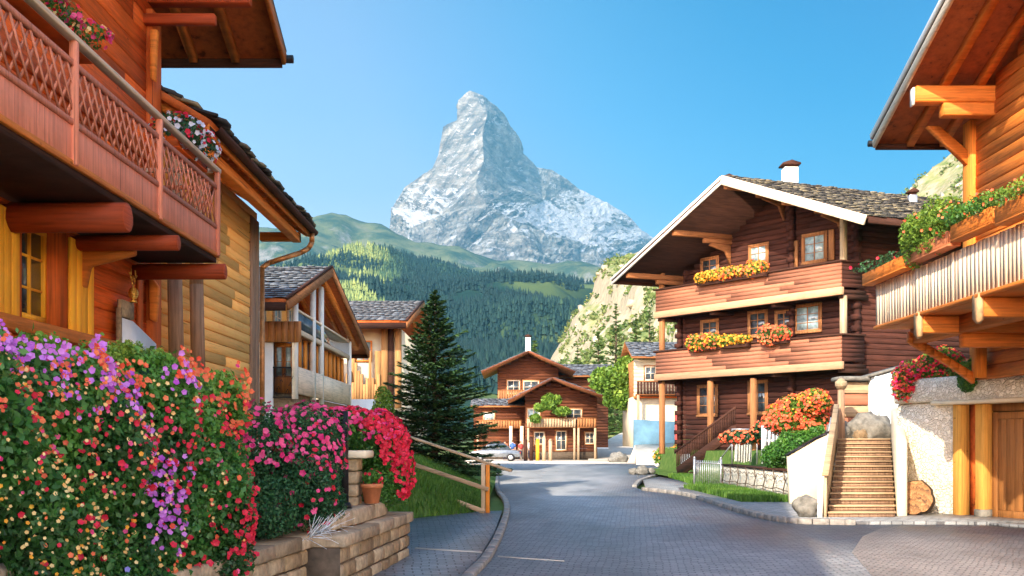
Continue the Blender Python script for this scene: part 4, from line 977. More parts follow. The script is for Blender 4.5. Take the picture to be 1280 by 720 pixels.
def ringmat():
    m_, nt, b_ = _nodes('tree_ring_wood'); v = _coord(nt, (1, 1, 1)); n_ = _noise(nt, v, 7, 6, .7)
    ln = nt.nodes.new('ShaderNodeVectorMath'); ln.operation = 'LENGTH'; _lnk(nt, v, ln.inputs[0])
    w_ = _math(nt, 'SINE', _math(nt, 'ADD', _math(nt, 'MULTIPLY', ln.outputs['Value'], 60), _math(nt, 'MULTIPLY', n_, 30)))
    col = _ramp(nt, _math(nt, 'ADD', _math(nt, 'MULTIPLY', w_, .10), n_), [(.3, (.06, .025, .01)), (.5, (.26, .12, .04)), (.85, (.48, .27, .11))]); _lnk(nt, col, b_.inputs['Base Color']); b_.inputs['Roughness'].default_value = .7
    _bump(nt, b_, n_, .9, .05); return m_
fo = fc.build('cut_face', ringmat(), lr)
# ================================================================== MIDDLE: dark log chalet
mh = empty('chalet', (10.2, 46.6, 0), 'large dark log chalet with two solid plank balconies and mossy slate roof', 'house')
def mf(u, v, z): return (7.0+.615*u+.93*v, 50.7-.79*u+.37*v, z)
NF = V(-.79, -.615, 0); UD = V(.615, -.79, 0); VD = V(.93, .37, 0)
UA, ZA = 6.35, 12.98; UL, ZL = -.55, 9.40; UR, ZR = 13.4, 10.05; VO = -1.95
def zroof(u): return ZA-(UA-u)*(ZA-ZL)/(UA-UL) if u < UA else ZA-(u-UA)*(ZA-ZR)/(UR-UA)
WV = 1.25
wins = [(2.04, 9.80, .95, 1.0, 'glass'), (4.94, 9.98, .95, 1.05, 'glassl'), (7.95, 9.95, 1.1, 1.15, 'glassl'),
        (2.04, 6.85, .95, .95, 'glass'), (4.9, 6.95, .95, 1.05, 'glass'), (7.6, 6.95, 1.25, 1.1, 'glassl'), (1.9, 3.55, 1.1, 1.35, 'glass'), (4.9, 3.6, .95, 1.4, 'glass'), (6.35, 6.9, .8, .9, 'glass')]
p0, p1 = mf(.25, WV, 0), mf(10.15, WV, 0)
m = MB(); logwall(m, p0[:2], p1[:2], 1.0, 13.0, .235, .25, (.79, .615), [(a-.25-w/2+.02, a-.25+w/2-.02, z-h/2+.02, z+h/2-.02) for a, z, w, h, g in wins], lambda s: zroof(s+.25)-.12, .018, .03, 0); m.build('wall', 'darklog', mh)
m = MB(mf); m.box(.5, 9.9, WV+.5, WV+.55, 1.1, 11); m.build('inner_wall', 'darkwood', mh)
q0, q1 = mf(10.15, WV, 0), mf(10.15, 13, 0)
m = MB(); logwall(m, q0[:2], q1[:2], 1.0, 11.0, .235, .25, (-.37, .93), (), None, .018, .03, 0); m.build('wall', 'darklog', mh)
q0, q1 = mf(.25, WV, 0), mf(.25, 13, 0)
m = MB(); logwall(m, q0[:2], q1[:2], 1.0, 10.3, .235, .25, (.37, -.93), (), None, .018, .03, 0); m.build('wall', 'darklog', mh)
m = MB(mf); m.box(.2, 10.2, WV-.02, 13, -.1, 1.0); m.build('foundation', 'bluewhite', mh)
# projecting log ends at the corners and cross walls
for u in (.25, 10.15, 6.9):
    m = MB(mf)
    for k in range(0, 52, 2):
        z = 1.0+.235*k
        if z < zroof(u)-.5: m.box(u-.12, u+.12, WV-.28-.05*rnd.random(), WV-.005, z+.01, z+.225)
    m.box(u-.08, u+.08, WV-.2, WV-.01, 1.0, zroof(u)-.7); m.build('corner_joint', 'darklog', mh)
for (a, z, w, h, g) in wins: window(mh, V(*mf(a, WV, z))+NF*-.02, UD, NF, w, h, 'midv', g, 2, 3, .06, surround='midv', proj=.06)
m = MB(mf); m.box(6.95, 7.15, WV-.1, WV-.02, 9.1, 10.4); m.box(8.75, 9.0, WV-.1, WV-.02, 9.3, 10.6); m.build('shutter', 'midv', mh)
for (zb, zt, nm) in ((7.62, 9.0, 'upper'), (4.58, 6.0, 'lower')):
    m = MB(mf); m.box(0, 10.45, .12, WV+.0, zb+.05, zb+.2); bo = m.build('balcony', 'darkwood', mh)
    m = MB(mf); nb = 6; hb = (zt-zb-.36)/nb
    for k in range(nb):
        z = zb+.30+k*hb; u = 0
        while u < 10.4:
            u1 = min(10.45, u+2.5+rnd.random()*2.5); u1 = 10.45 if 10.45-u1 < .8 else u1
            m.box(u+.002, u1-.002, 0+.004*rnd.random(), .07, z+.003, z+hb-.003); u = u1
        m.box(0, .05, .075, WV, z+.004, z+hb-.004)
    m.build('parapet', 'balc', bo)
    m = MB(mf)
    for k in range(nb): m.box(10.39, 10.44, .075, 1.2, zb+.30+k*hb+.003, zb+.30+(k+1)*hb-.003)
    m.build('side_parapet', 'darklog', bo)  # dark wood stands in for the shade on the side return
    m = MB(mf); m.box(-.05, 10.52, -.06, .10, zb-.02, zb+.30); m.build('edge_beam', 'paledge', bo, bevel=.02)
    m = MB(mf); m.box(-.06, 10.55, -.09, .14, zt-.055, zt+.02); m.box(10.36, 10.54, .142, 1.2, zt-.055, zt+.02); m.build('handrail', 'darkwood', bo, bevel=.01)
    for u in (.1, 3.4, 6.9, 10.3):
        m = MB(mf); m.box(u-.11, u+.11, .13, WV+.2, zb-.16, zb+.045); m.build('joist', 'darkwood', bo)
for (u, z0, z1) in ((.12, 1.0, 4.58), (3.2, .9, 4.42), (5.7, .9, 4.42), (.12, 6.0, 7.6), (10.32, 6.02, 7.6), (10.32, 9.03, 10.9), (.12, 9.03, 10.2)):
    m = MB(mf); m.box(u-.10, u+.10, .16, .36, z0, z1); m.build('post', 'midv' if u < 9 else 'stairv', mh, bevel=.02)
# roof
def midroof(uE, zE):
    m = MB(mf); th = .10
    pts = [(uE, VO, zE), (uE, 14.2, zE), (UA, 14.2, ZA), (UA, VO, ZA)]
    m.add(pts+[(a, b, c+th) for a, b, c in pts], MB.BF); ro = m.build('roof', 'darkwood', mh)
    W_ = [V(*mf(*p))+V(0, 0, th) for p in pts]
    sh = MB(); shingles(sh, W_[0], W_[1], W_[2], W_[3], 54, 32, .042, .7, .025); sh.build('slates', 'mossy', ro)
    a, d = V(*mf(uE, VO-.04, zE)), V(*mf(UA, VO-.04, ZA)); return ro, a, d
ro, a, d = midroof(UR, ZR)
n_ = (d-a).cross(V(*mf(0, 1, 0))-V(*mf(0, 0, 0))).normalized(); n_ = n_ if n_.z > 0 else -n_
m = MB(); m.beam(a-n_*.06, d-n_*.06, .09, .38, n_); m.build('bargeboard', 'paleh', ro, bevel=.01)
rt = V(*mf(UR+.05, 0, ZR))-V(0, 0, .0); m = MB(mf); m.box(UR-.03, UR+.03, VO+.1, 14.2, ZR-.16, ZR+.07); m.build('eave_board', 'darkwood', ro)
ro, a, d = midroof(UL, ZL)
n_ = (d-a).cross(V(*mf(0, 1, 0))-V(*mf(0, 0, 0))).normalized(); n_ = n_ if n_.z > 0 else -n_
m = MB(); m.beam(a+n_*.05, d+n_*.05, .08, .10, n_); m.build('bargeboard', 'white', ro)
m = MB(); m.beam(a-n_*.17, d-n_*.17, .07, .10, n_); m.build('bargeboard', 'white', ro)
m = MB(); m.beam(a-n_*.07+VD*.06, d-n_*.07+VD*.06, .06, .2, n_); m.build('barge_backing', 'darkwood', ro)
m = MB(mf); m.box(UL-.03, UL+.03, VO+.1, 14.2, ZL-.16, ZL+.07); m.build('eave_board', 'darkwood', ro)
for (u, dz) in ((.3, .1), (3.3, .1), (6.35, .15), (9.4, .1)):
    z = zroof(u)-dz; m = MB(mf); m.box(u-.12, u+.12, VO+.15, WV+.1, z-.30, z-.05); m.box(u-.10, u+.10, -.2, WV+.1, z-.52, z-.302); m.build('purlin', 'midw', mh, bevel=.03)
for (u) in (3.3, 9.4, 6.35):
    z = zroof(u)-.6; m = MB(mf); m.prism([(u-.07, WV-.01, z-1.0), (u-.07, WV-.01, z), (u-.07, .2, z), (u-.07, .1, z-.12), (u-.07, WV-.3, z-.35)], (.14, 0, 0)); m.build('bracket', 'midw', mh, bevel=.02)
def chimney(root, c, w, z0, z1, m1='white'):
    m = MB(); m.box(c[0]-w/2, c[0]+w/2, c[1]-w/2, c[1]+w/2, z0, z1); o = m.build('chimney', m1, root, bevel=.015)
    m = MB(); m.box(c[0]-w*.42, c[0]+w*.42, c[1]-w*.42, c[1]+w*.42, z1, z1+.1); m.box(c[0]-w*.66, c[0]+w*.66, c[1]-w*.66, c[1]+w*.66, z1+.1, z1+.17)
    m.prism([(c[0]-w*.66, c[1]-w*.66, z1+.172), (c[0]+w*.66, c[1]-w*.66, z1+.172), (c[0], c[1]-w*.66, z1+.30)], (0, w*1.32, 0)); m.build('cap', 'darkwood', o)
chimney(mh, mf(5.2, 2.7, 0), .62, 12.0, 14.1); chimney(mh, mf(3.2, 1.2, 0), .5, 11.8, 13.75); chimney(mh, mf(8.3, 6.2, 0), .34, 11.3, 12.6, 'galv')
# outside stair with dark solid stringer at the left part
mfs = lambda u, v, z: mf(u+1.25, v, z)
st = empty('outside_stair', mf(3.0, -1.0, 0), 'dark wooden outside stair climbing along the front of the log chalet', 'stairs')
m = MB(mfs); m.prism([(1.6, -1.2, .05), (1.9, -1.2, .05), (5.0, -1.2, 1.95), (5.0, -1.2, 2.3), (4.8, -1.2, 2.3), (1.5, -1.2, .4)], (0, .08, 0)); m.prism([(1.9, -.2, .05), (5.0, -.2, 1.95), (5.0, -.2, 1.6), (2.3, -.2, .05)], (0, .08, 0)); m.build('stringer', 'darkwood', st)
m = MB(mfs)
for k in range(12): m.box(1.9+k*.245, 2.2+k*.245, -1.1, -.2, .15+k*.165, .19+k*.165)
m.build('treads', 'darkwood', st)
m = MB(mfs); m.beam((1.4, -1.16, 1.1), (5.0, -1.16, 3.1), .07, .09)
for k in range(34): m.box(1.5+k*.103, 1.54+k*.103, -1.18, -1.14, .45+k*.057, 1.13+k*.057)
m.build('railing', 'darkwood', st)
m = MB(); a_, b_ = at(898, 577, 40.5), at(926, 541, 39.5); m.cyl(a_, b_, .03, .03, 6); m.cyl(a_, (a_.x, a_.y, .7), .03, .03, 6); m.cyl(b_, (b_.x, b_.y, .7), .03, .03, 6)
o = m.build('handrail', 'galv'); tag(o, 'slanting pale metal handrail in the garden in front of the dark log chalet', 'handrail')

# ================================================================== distant village
def chalet(cx, cy, w, d, zb, ze, za, label, wall='midw', wall2=None, roofm='slate', gable='front', over=.7, base=None, bz=0, balcony=None, wins_=(), extra=None, ax=None, group=None, rot=0, goh=None):
    """gable 'front': ridge along Y, gable to camera; 'side': ridge along X, gable facing +-X"""
    r = empty('chalet', (cx, cy, zb), label, 'house', group)
    ca, sa = math.cos(rot), math.sin(rot)
    def lf(x, y, z): return (cx+x*ca-y*sa, cy+x*sa+y*ca, z)
    ax = 0 if ax is None else ax; goh = over if goh is None else goh
    x0, x1, y0, y1 = -w/2, w/2, 0, d
    m = MB(lf)
    if base: mb_ = MB(lf); mb_.box(x0-.03, x1+.03, y0-.03, y1+.03, zb, bz); mb_.build('foundation', base, r)
    zs = bz if base else zb
    def zr(x): return (za-(ax-x)*(za-ze)/(ax-x0+over) if x < ax else za-(x-ax)*(za-ze)/(x1+over-ax)) if gable == 'front' else ze
    z = zs; hgt = .3
    while z < (za if gable == 'front' else ze):
        if gable == 'front':
            a_, b_ = x0, x1
            if z > ze-.3:
                xs_ = [x for x in np.linspace(x0, x1, 60) if zr(x) > z+hgt*.8]
                if not xs_: break
                a_, b_ = xs_[0], xs_[-1]
            m.box(a_, b_, y0-.01*rnd.random(), y0+.2, z+.006, z+hgt-.006)
        else: m.box(x0, x1, y0-.01*rnd.random(), y0+.2, z+.006, min(ze, z+hgt)-.006)
        z += hgt
    m.build('wall', wall, r)
    m = MB(lf); zt = ze if gable != 'front' else min(zr(x0), zr(x1)); m.box(x0+.02, x0+.2, y0+.2, y1, zs, zt-.05); m.build('wall', wall2 or wall, r)
    m = MB(lf); m.box(x1-.2, x1-.02, y0+.2, y1, zs, zt-.05); 
    if gable == 'side': m.prism([(x1-.2, y0, zt-.05), (x1-.2, y1, zt-.05), (x1-.2, (y0+y1)/2, za-.15)], (.18, 0, 0))
    m.build('wall', wall2 or wall, r)
    # roof
    if gable == 'front': sides = [((x0-over, y0-goh, ze), (x0-over, y1+.3, ze), (ax, y1+.3, za), (ax, y0-goh, za)), ((x1+over, y0-goh, ze), (x1+over, y1+.3, ze), (ax, y1+.3, za), (ax, y0-goh, za))]
    else: sides = [((x0-.3, y0-over, ze), (x1+over, y0-over, ze), (x1+over, (y0+y1)/2, za), (x0-.3, (y0+y1)/2, za)), ((x0-.3, y1+over, ze), (x1+over, y1+over, ze), (x1+over, (y0+y1)/2, za), (x0-.3, (y0+y1)/2, za))]
    for q in sides:
        m = MB(lf); m.add(list(q)+[(a, b, c+.14) for a, b, c in q], MB.BF); ro = m.build('roof', 'midw', r)
        W_ = [V(*lf(*p))+V(0, 0, .14) for p in q]; L_ = (W_[1]-W_[0]).length; H_ = (W_[2]-W_[1]).length
        s = MB(); shingles(s, *W_, max(4, int(L_/.55)), max(4, int(H_/.5)), .05, .4, .02); s.build('slates', roofm, ro)
        e0, e1 = (W_[0], W_[3]) if gable == 'front' else (W_[1], W_[2])
        m = MB(); off = V(*lf(0, -.05, 0))-V(*lf(0, 0, 0)) if gable == 'front' else V(*lf(.05, 0, 0))-V(*lf(0, 0, 0))
        m.beam(e0+off-V(0, 0, .1), e1+off-V(0, 0, .08), .07, .17); m.build('bargeboard', 'village', ro)
    for (x, z, ww, hh, g) in wins_: window(r, lf(x, y0-.02, z), (ca, sa, 0), (sa, -ca, 0), ww, hh, 'paleh', g, 2, 2, .08, proj=.06, surround='midv')
    for (xa, xb, z, hh, mt) in (balcony or ()):
        m = MB(lf); m.box(xa, xb, y0-1.1, y0-.01, z-.12, z); bo = m.build('balcony', 'midw', r)
        m = MB(lf)
        k = xa
        while k < xb-.05: m.box(k, min(xb, k+.2), y0-1.14, y0-1.08, z-.05, z+hh); k += .24
        m.build('board_panel', mt, bo)
        m = MB(lf); m.box(xa, xb, y0-1.17, y0-1.05, z+hh, z+hh+.07); m.build('handrail', 'midw', bo)
        for xx in (xa+.1, xb-.1):
            m = MB(lf); m.box(xx-.09, xx+.09, y0-1.1, y0-.92, zb, z-.12); m.build('post', 'stairv', r)
    return r, lf
v1, lf1 = chalet(1.55, 101, 5.9, 8, 0, 8.15, 10.1, 'brown village chalet with tall thin chimney, behind the lower roofs', 'village', base='white', bz=1, over=1.5, goh=2.4,
    balcony=((-2.9, 2.9, 5.5, 1.0, 'midv'), (-2.9, 2.9, 2.8, .9, 'midv')), wins_=((-1.4, 6.9, 1.2, 1.3, 'glass'), (.3, 6.9, 1.5, 1.2, 'glass'), (1.9, 6.7, .8, 1.1, 'glass'), (-1.6, 4.0, 1.0, 1.2, 'glass')))
chimney(v1, (1.6, 104, 0), .5, 9.4, 12.0)
v2, _ = chalet(7.0, 106, 5.6, 10, 0, 8.1, 9.7, 'ochre timber village chalet with blue slate roof, seen side on', 'village', gable='side', over=1.2, base='white', bz=1, wins_=((1.0, 5.5, .9, 1.0, 'glass'),))
v3, lf3 = chalet(4.3, 91, 6.3, 9, 0, 5.0, 6.95, 'front village chalet with a green climbing plant on its balcony', 'village', ax=-.8, over=1.5, goh=2.2, base='mortar', bz=.7,
    balcony=((-3.0, 1.2, 2.9, .7, 'stairv'), (1.35, 3.0, 2.9, .7, 'midv')), wins_=((-2.4, 3.9, 1.1, 1.2, 'glassl'), (1.1, 4.0, 1.4, .9, 'glass'), (2.5, 1.9, .8, 1.0, 'glass'), (-1.9, 1.9, .9, 1.1, 'glass'), (0, 1.7, .9, 1.7, 'glass')))
v5, _ = chalet(-.9, 95, 5.2, 6, 0, 4.7, 5.5, 'low village annexe with two white posts, left of the front chalet', 'village', gable='side', over=.8, base='mortar', bz=.6, roofm='slate',
    balcony=((-2.3, 1.8, 2.9, .6, 'midv'),), wins_=((-1.2, 3.9, 1.0, .8, 'glassl'),))
for x in (-.1, .9):
    m = MB(); m.box(x-.14, x+.14, 93.6, 93.88, 0, 3.0); m.build('post', 'cream', v5)
v4, _ = chalet(12.2, 81, 5.4, 8, 1.2, 8.0, 9.6, 'village chalet on a cream base, just left of the dark log chalet', 'oldcream', wall2='midw', gable='side', over=1.0, base='oldcream', bz=5.1,
    balcony=((-2.6, 2.6, 5.3, .9, 'darkwood'),), wins_=((.6, 6.9, 1.2, 1.3, 'glass'), (-1.4, 6.9, .9, 1.1, 'glass')))
m = MB(); m.box(-2.75, 2.75, -.3, -.02, 4.98, 5.12, .5); 
m.v = [(12.2+x, 81+y, z) for x, y, z in m.v]; m.build('cornice', 'redv', v4)
# retaining wall and small red post under v4
o = MB(); o.prism([(9.3, 79.5, -.1), (13, 79.5, -.1), (13, 79.5, 3.1), (9.3, 79.5, 3.3)], (0, .3, 0)); o = o.build('retaining_wall', 'shadeblue'); tag(o, 'retaining wall coloured blue for its shade beside the uphill lane, below the cream based chalet', 'wall')
b_ = MB(); b_.prism([(8.8, 79.4, -.1), (13.2, 79.4, -.1), (13.2, 79.4, 1.55), (9.4, 79.4, 1.35)], (0, .05, 0)); b_.add([(8.6, 72, .02), (13.2, 69, .02), (13.2, 79.4, 1.55), (9.4, 79.4, 1.35), (8.6, 72, -.2), (13.2, 69, -.2), (13.2, 79.4, -.2), (9.4, 79.4, -.2)], MB.BF); struct(b_.build('lane_verge', 'path'))
o = MB(); o.box(11.3, 11.55, 72, 72.25, 0, 3.6); o = o.build('marker_post', 'redcloth'); tag(o, 'red upright post beside the uphill lane at the corner of the dark log chalet', 'post')
# ================================================================== foreground stone wall
def blockwall(mb, p0, p1, z0, z1, rows, t, bl=.42, nout=None):
    p0, p1 = V(*p0, 0), V(*p1, 0); L = (p1-p0).length; d = (p1-p0)/L; nin = V(-d.y, d.x, 0)
    h = (z1-z0)/rows
    for j in range(rows):
        s = -rnd.random()*.2
        while s < L:
            e = s+bl*(.7+.8*rnd.random()); a, b = max(0, s), min(L, e)
            if L-b < .15: b = L; e = L+1
            if b-a > .04:
                o = (rnd.random()-.5)*.035; q0 = p0+d*(a+.008)+nin*(-.0+o); q1 = p0+d*(b-.008)+nin*(-.0+o)
                zb, zt = z0+j*h+.008, z0+(j+1)*h-.008
                c = .02
                pr = [(0+c, zb), (0, zb+c), (0, zt-c), (0+c, zt), (t, zt), (t, zb)]
                mb.prism([q0+nin*x+V(0, 0, z) for x, z in pr], q1-q0)
            s = e
sw = empty('stone_wall', (-1.6, 12.5, 0), 'low brown sandstone block wall with cap stones under the flowers, bottom left', 'wall')
for nm, (a, b) in {'front': ((-1.77, 10.7), (-1.40, 14.3)), 'rear': ((-3.0, 3.8), (-1.98, 11.7))}.items():
    m = MB(); blockwall(m, a, b, -.02, .50, 3, .42); m.build('stone_blocks', 'cutstone', sw, bevel=.012)
    m = MB(); d = (V(*b, 0)-V(*a, 0)).normalized(); ni = V(-d.y, d.x, 0); m.prism([V(*a, 0)+ni*.03, V(*b, 0)+ni*.03-d*.03, V(*b, 0)+ni*.4-d*.03, V(*a, 0)+ni*.4], (0, 0, .5)); m.build('core', 'mortar', sw)
    m = MB(); L = (V(*b, 0)-V(*a, 0)).length; s = 0
    while s < L:
        e = min(L, s+.7+.4*rnd.random()); e = L if L-e < .3 else e
        zz = .505; z1 = .635+.01*rnd.random(); m.prism([V(*a, zz)+d*(s+.006)-ni*.05, V(*a, zz)+d*(e-.006)-ni*.05, V(*a, zz)+d*(e-.006)+ni*.55, V(*a, zz)+d*(s+.006)+ni*.55], (0, 0, z1-zz)); s = e
    m.build('cap_stones', 'caps', sw, bevel=.015)
m = MB(); blockwall(m, (-1.88, 11.0), (-1.62, 13.5), .64, .84, 1, .38, .8); m.build('upper_course', 'caps', sw, bevel=.02)
m = MB(); m.prism([V(-1.77, 10.68, -.02), V(-1.77, 10.68, .5), V(-2.2, 10.72, .5), V(-2.2, 10.72, -.02)], (0, .03, 0)); m.build('end_face', 'mortar', sw)
pl = empty('stone_pillar', (-2.07, 12.8, .62), 'short stone pillar with pale cap between the flowering bushes', 'pillar')
m = MB()
for k in range(5): m.box(-2.30+.02*rnd.random(), -1.86-.02*rnd.random(), 12.55, 13.0, .62+k*.155+.006, .62+(k+1)*.155-.006)
m.build('stone_blocks', 'cutstone', pl, bevel=.015)
m = MB(); m.box(-2.42, -1.74, 12.45, 13.1, 1.40, 1.49); m.build('cap', 'cream', pl, bevel=.015)
ip = MB(); ip.cyl((-1.93, 11.95, .83), (-1.93, 11.95, 1.95), .055, .045, 10); ip.cyl((-1.93, 11.95, .83), (-1.93, 11.95, .9), .1, .07, 10)
tag(ip.build('iron_post', 'iron', bevel=0), 'black iron post standing on the stone wall in front of the pillar', 'post')
def pot(x, y, z, r, h, label, group=None, mat='terra'):
    root = empty('flower_pot', (x, y, z), label, 'pot', group); m = MB(); n = 18
    prof = [(0, 0), (r*.68, 0), (r*.95, h*.8), (r*1.08, h*.8), (r*1.08, h), (r*.92, h), (r*.85, h*.85), (0, h*.82)]
    vs = [(x+math.cos(2*math.pi*k/n)*rr, y+math.sin(2*math.pi*k/n)*rr, z+zz) for rr, zz in prof for k in range(n)]
    m.add(vs, [(j*n+k, j*n+(k+1) % n, (j+1)*n+(k+1) % n, (j+1)*n+k) for j in range(len(prof)-1) for k in range(n)]); m.build('pot', mat, root, smooth=False); return root
pr = pot(-1.72, 12.75, .845, .13, .24, 'terracotta pot on the stone wall beside the pillar')
bush('x', [((-1.72, 12.75, 1.15), (.13, .13, .10))], 500, .018, 'leaf', [('crimson', 30, .02, None, 'red blossoms')], None, None, part_of=pr)
tr = MB(); tr.box(-3.5, -2.55, 3.9, 5.35, .62, .98); tag(tr.build('stone_trough', 'caps', bevel=.03), 'pale stone trough under the hedge at the bottom left corner', 'trough')

# ---------------------------------------------------------------- big flowering hedge
hx = empty('flowering_hedge', (-3.0, 7.4, .64), 'long mixed hedge of green leaves, crimson, violet and peach blossoms over the wall, bottom left', 'hedge')
HXF = -2.47
def htop(Y): return 2.14+.08*math.sin(Y*1.7)+.06*math.sin(Y*4.1+1)+.04*math.sin(Y*9.3)-max(0, Y-8.9)**1.4*.28
def hbot(Y): return .60+max(0, (6.4-Y))*.12-.18*max(0, 1-abs(Y-8.9)/.7)
def hfront(Y, z):
    zt = htop(Y); t = max(0, (z-(zt-.30))/.30); b = mnoise.noise(V(Y*1.3, z*1.2, 3))*.30+mnoise.noise(V(Y*3.7, z*3.0, 7))*.13
    return HXF+b-.17*min(1, t)**2-.30*max(0, (Y-9.5))**1.3+.16*math.exp(-((Y-6.2)/.5)**2-((z-1.45)/.4)**2)+.20*math.exp(-((Y-8.5)/.7)**2-((z-1.25)/.45)**2)+.14*math.exp(-((Y-7.4)/.35)**2-((z-1.8)/.3)**2)
m = MB(); pts = []; ny = 40
ys_ = np.linspace(3.6, 10.7, ny); prof_n = 9
for y in ys_:
    for k in range(prof_n):
        t = k/(prof_n-1); z = hbot(y)+.1+(htop(y)-.22-hbot(y))*t; pts.append((hfront(y, z)-.20, y, z))
    pts.append((-3.9, y, htop(y)-.18))
q = prof_n+1; m.v = pts; m.fc = [(j*q+i, (j+1)*q+i, (j+1)*q+i+1, j*q+i+1) for j in range(ny-1) for i in range(q-1)]; m.r = [.1]*len(m.fc); m.build('inner_growth', 'leafd', hx)
N = 120000; Y = 3.7+7.1*NR.random(N)**.8; top = NR.random(N) < .16
Zz = np.array([hbot(y)-.02 for y in Y])+NR.random(N)*(np.array([htop(y) for y in Y])-np.array([hbot(y)-.02 for y in Y])); X = np.array([hfront(y, z) for y, z in zip(Y, Zz)])-.22*NR.random(N)**1.6+.03*NR.normal(size=N)
tz = np.array([htop(y) for y in Y]); X[top] = -2.7-1.1*NR.random(top.sum()); Zz[top] = tz[top]-.06*NR.random(top.sum())+.05*NR.normal(size=top.sum())
P = np.stack([X, Y, Zz], 1)
cl = n3(P, 1.6, 5); cl2 = n3(P, 6, 2); depth = X-np.array([hfront(y, z) for y, z in zip(Y, np.minimum(Zz, tz))])
vr = .30+.35*cl+.25*cl2+.22*(Zz-1.3)+.25*(NR.random(N)-.5)+.25*((Y > 7.0) & (Zz > 1.65))
sz = np.where(top, .022, .021)*(.6+.8*NR.random(N))
qd, vv = leaves(P, 1.0, vr, flat=np.tile([.7, -.3, .35], (N, 1))); cc = P[:, None, :]; qd = cc+(qd-cc)*sz[:, None, None]
m = MB(); m.quads(qd, vv); m.build('foliage', 'leaf', hx)
# sprigs sticking out above the crest
Ns = 9000; Y = 3.7+6.3*NR.random(Ns); sp = np.floor(Y*16)/16+.05*NR.random(Ns); hgt = NR.random(Ns)**2*.09
P = np.stack([-2.95+.20*NR.random(Ns), sp, np.array([htop(y) for y in Y])+hgt], 1); qd, vv = leaves(P, .016, .55+.4*NR.random(Ns)); m = MB(); m.quads(qd, vv); m.build('sprigs', 'leafy', hx)
def zone(cnt, size, mk, cname, fn, out=.03):
    P = []; tries = 0
    while len(P) < cnt and tries < cnt*60:
        tries += 1; px = rnd.uniform(-60, 385); 
        y = -HXF*F/(640-px); py = rnd.uniform(395, 725); z = EYE+(552-py)/F*y
        if z > htop(y)+.07 or z < hbot(y)-.1: continue
        if rnd.random() > fn(px, py): continue
        zc = min(z, htop(y)); P.append((hfront(y, zc)+out+.03*rnd.random()+.10*max(0, min(1, (z-htop(y)+.2)/.2)), y, z))
    if not P: return
    P = np.array(P); n = len(P); vv, fi, rr = blossoms(P, size*np.clip(P[:, 1]/8.2, .55, 1.15), np.tile([.8, -.75, .25], (n, 1)))
    m = MB(); m.nmesh(vv, fi, rr); o = m.build('blossoms', mk, hx); o['label'] = cname
def G(px, py, cx, cy, sx, sy): return math.exp(-((px-cx)/sx)**2-((py-cy)/sy)**2)
def cln(px, py, s=.05, k=0): return max(0, .5+1.6*mnoise.noise(V(px*s, py*s, k)))
zone(420, .024, 'violet', 'violet blossoms along the top left and in one hanging trail', lambda x, y: min(1, G(x, y, 50, 425, 75, 22)+.8*G(x, y, 130, 445, 30, 30)+.35*G(x, y, 110, 480, 70, 30))*cln(x, y, .04, 1)+1.0*G(x, y, 188+(y-620)*.12, 625, 15, 42)+.8*G(x, y, 205, 470, 12, 18)+.4*G(x, y, 165, 500, 14, 26))
zone(540, .026, 'crimson', 'crimson blossoms cascading at the right end', lambda x, y: 1.0*G(x, y, 300-(y-600)*.22, 615, 26, 62)+.55*G(x, y, 235, 520, 60, 24)*cln(x, y, .06, 2)+.5*G(x, y, 185, 585, 45, 30)*cln(x, y, .07, 3)+.8*G(x, y, 292, 660, 22, 26)+.5*G(x, y, 345, 545, 26, 40)+.07*(y > 480)*.5)
zone(560, .021, 'coral', 'coral red blossoms scattered over the upper right', lambda x, y: (.9*G(x, y, 240, 452, 120, 36)+.35*G(x, y, 300, 505, 60, 40)+.15*G(x, y, 60, 480, 80, 60))*cln(x, y, .08, 4)+.6*G(x, y, 165, 436, 50, 14)+.015)
zone(340, .016, 'peach', 'peach and pale yellow blossoms over the lower left', lambda x, y: (.8*G(x, y, 70, 640, 130, 80)+.5*G(x, y, 160, 520, 50, 26)+.1*(y < 520))*cln(x, y, .09, 5))
zone(70, .017, 'orangef', 'orange blossoms dotted over the lower left', lambda x, y: .8*G(x, y, 60, 680, 110, 50)+.06)
zone(90, .021, 'pink', 'pink blossoms', lambda x, y: .7*G(x, y, 175, 590, 40, 60)+.25*G(x, y, 100, 500, 70, 60)+.02)
zone(26, .02, 'bluef', 'blue blossoms at the lower edge', lambda x, y: G(x, y, 152, 715, 12, 8))
# petunia bush and geranium bush
bush('petunia_bush', [((-2.35, 10.2, .95), (.25, .55, .32)), ((-2.22, 11.3, 1.42), (.40, .75, .52)), ((-2.1, 10.7, 1.15), (.30, .5, .45)), ((-2.35, 12.0, 1.70), (.45, .55, .34)), ((-2.55, 10.6, 1.45), (.35, .6, .5)), ((-2.05, 11.3, .95), (.24, .5, .26))], 36000, .018, 'leafd',
     [('pink', 300, .030, [1, 3, 4], 'bright pink blossoms', (.35, -.5, .79, .45)), ('pink', 150, .030, [1, 2], 'bright pink blossoms'), ('crimson', 150, .030, [1, 2, 3], 'crimson blossoms')], 'dark green petunia bush with bright pink blossoms, between the hedge and the pillar', 'bush', base=.62)
bush('geranium_bush', [((-1.78, 13.7, 1.55), (.42, .5, .45)), ((-1.58, 13.7, 1.20), (.28, .38, .42)), ((-2.1, 13.6, 1.75), (.45, .5, .30)), ((-1.72, 13.45, .98), (.26, .3, .28))], 26000, .019, 'leaf',
     [('crimson', 480, .032, [0, 1], 'crimson blossoms', (.9, -.35, .15, .5)), ('crimson', 240, .034, [0, 2], 'crimson blossoms', (.2, -.3, .93, .55)), ('pink', 150, .032, [2, 0], 'deep pink blossoms', (0, -.4, .9, .5))], 'rounded geranium bush with crimson blossoms down its right side, at the end of the wall', 'bush', base=.85)
twg = MB()
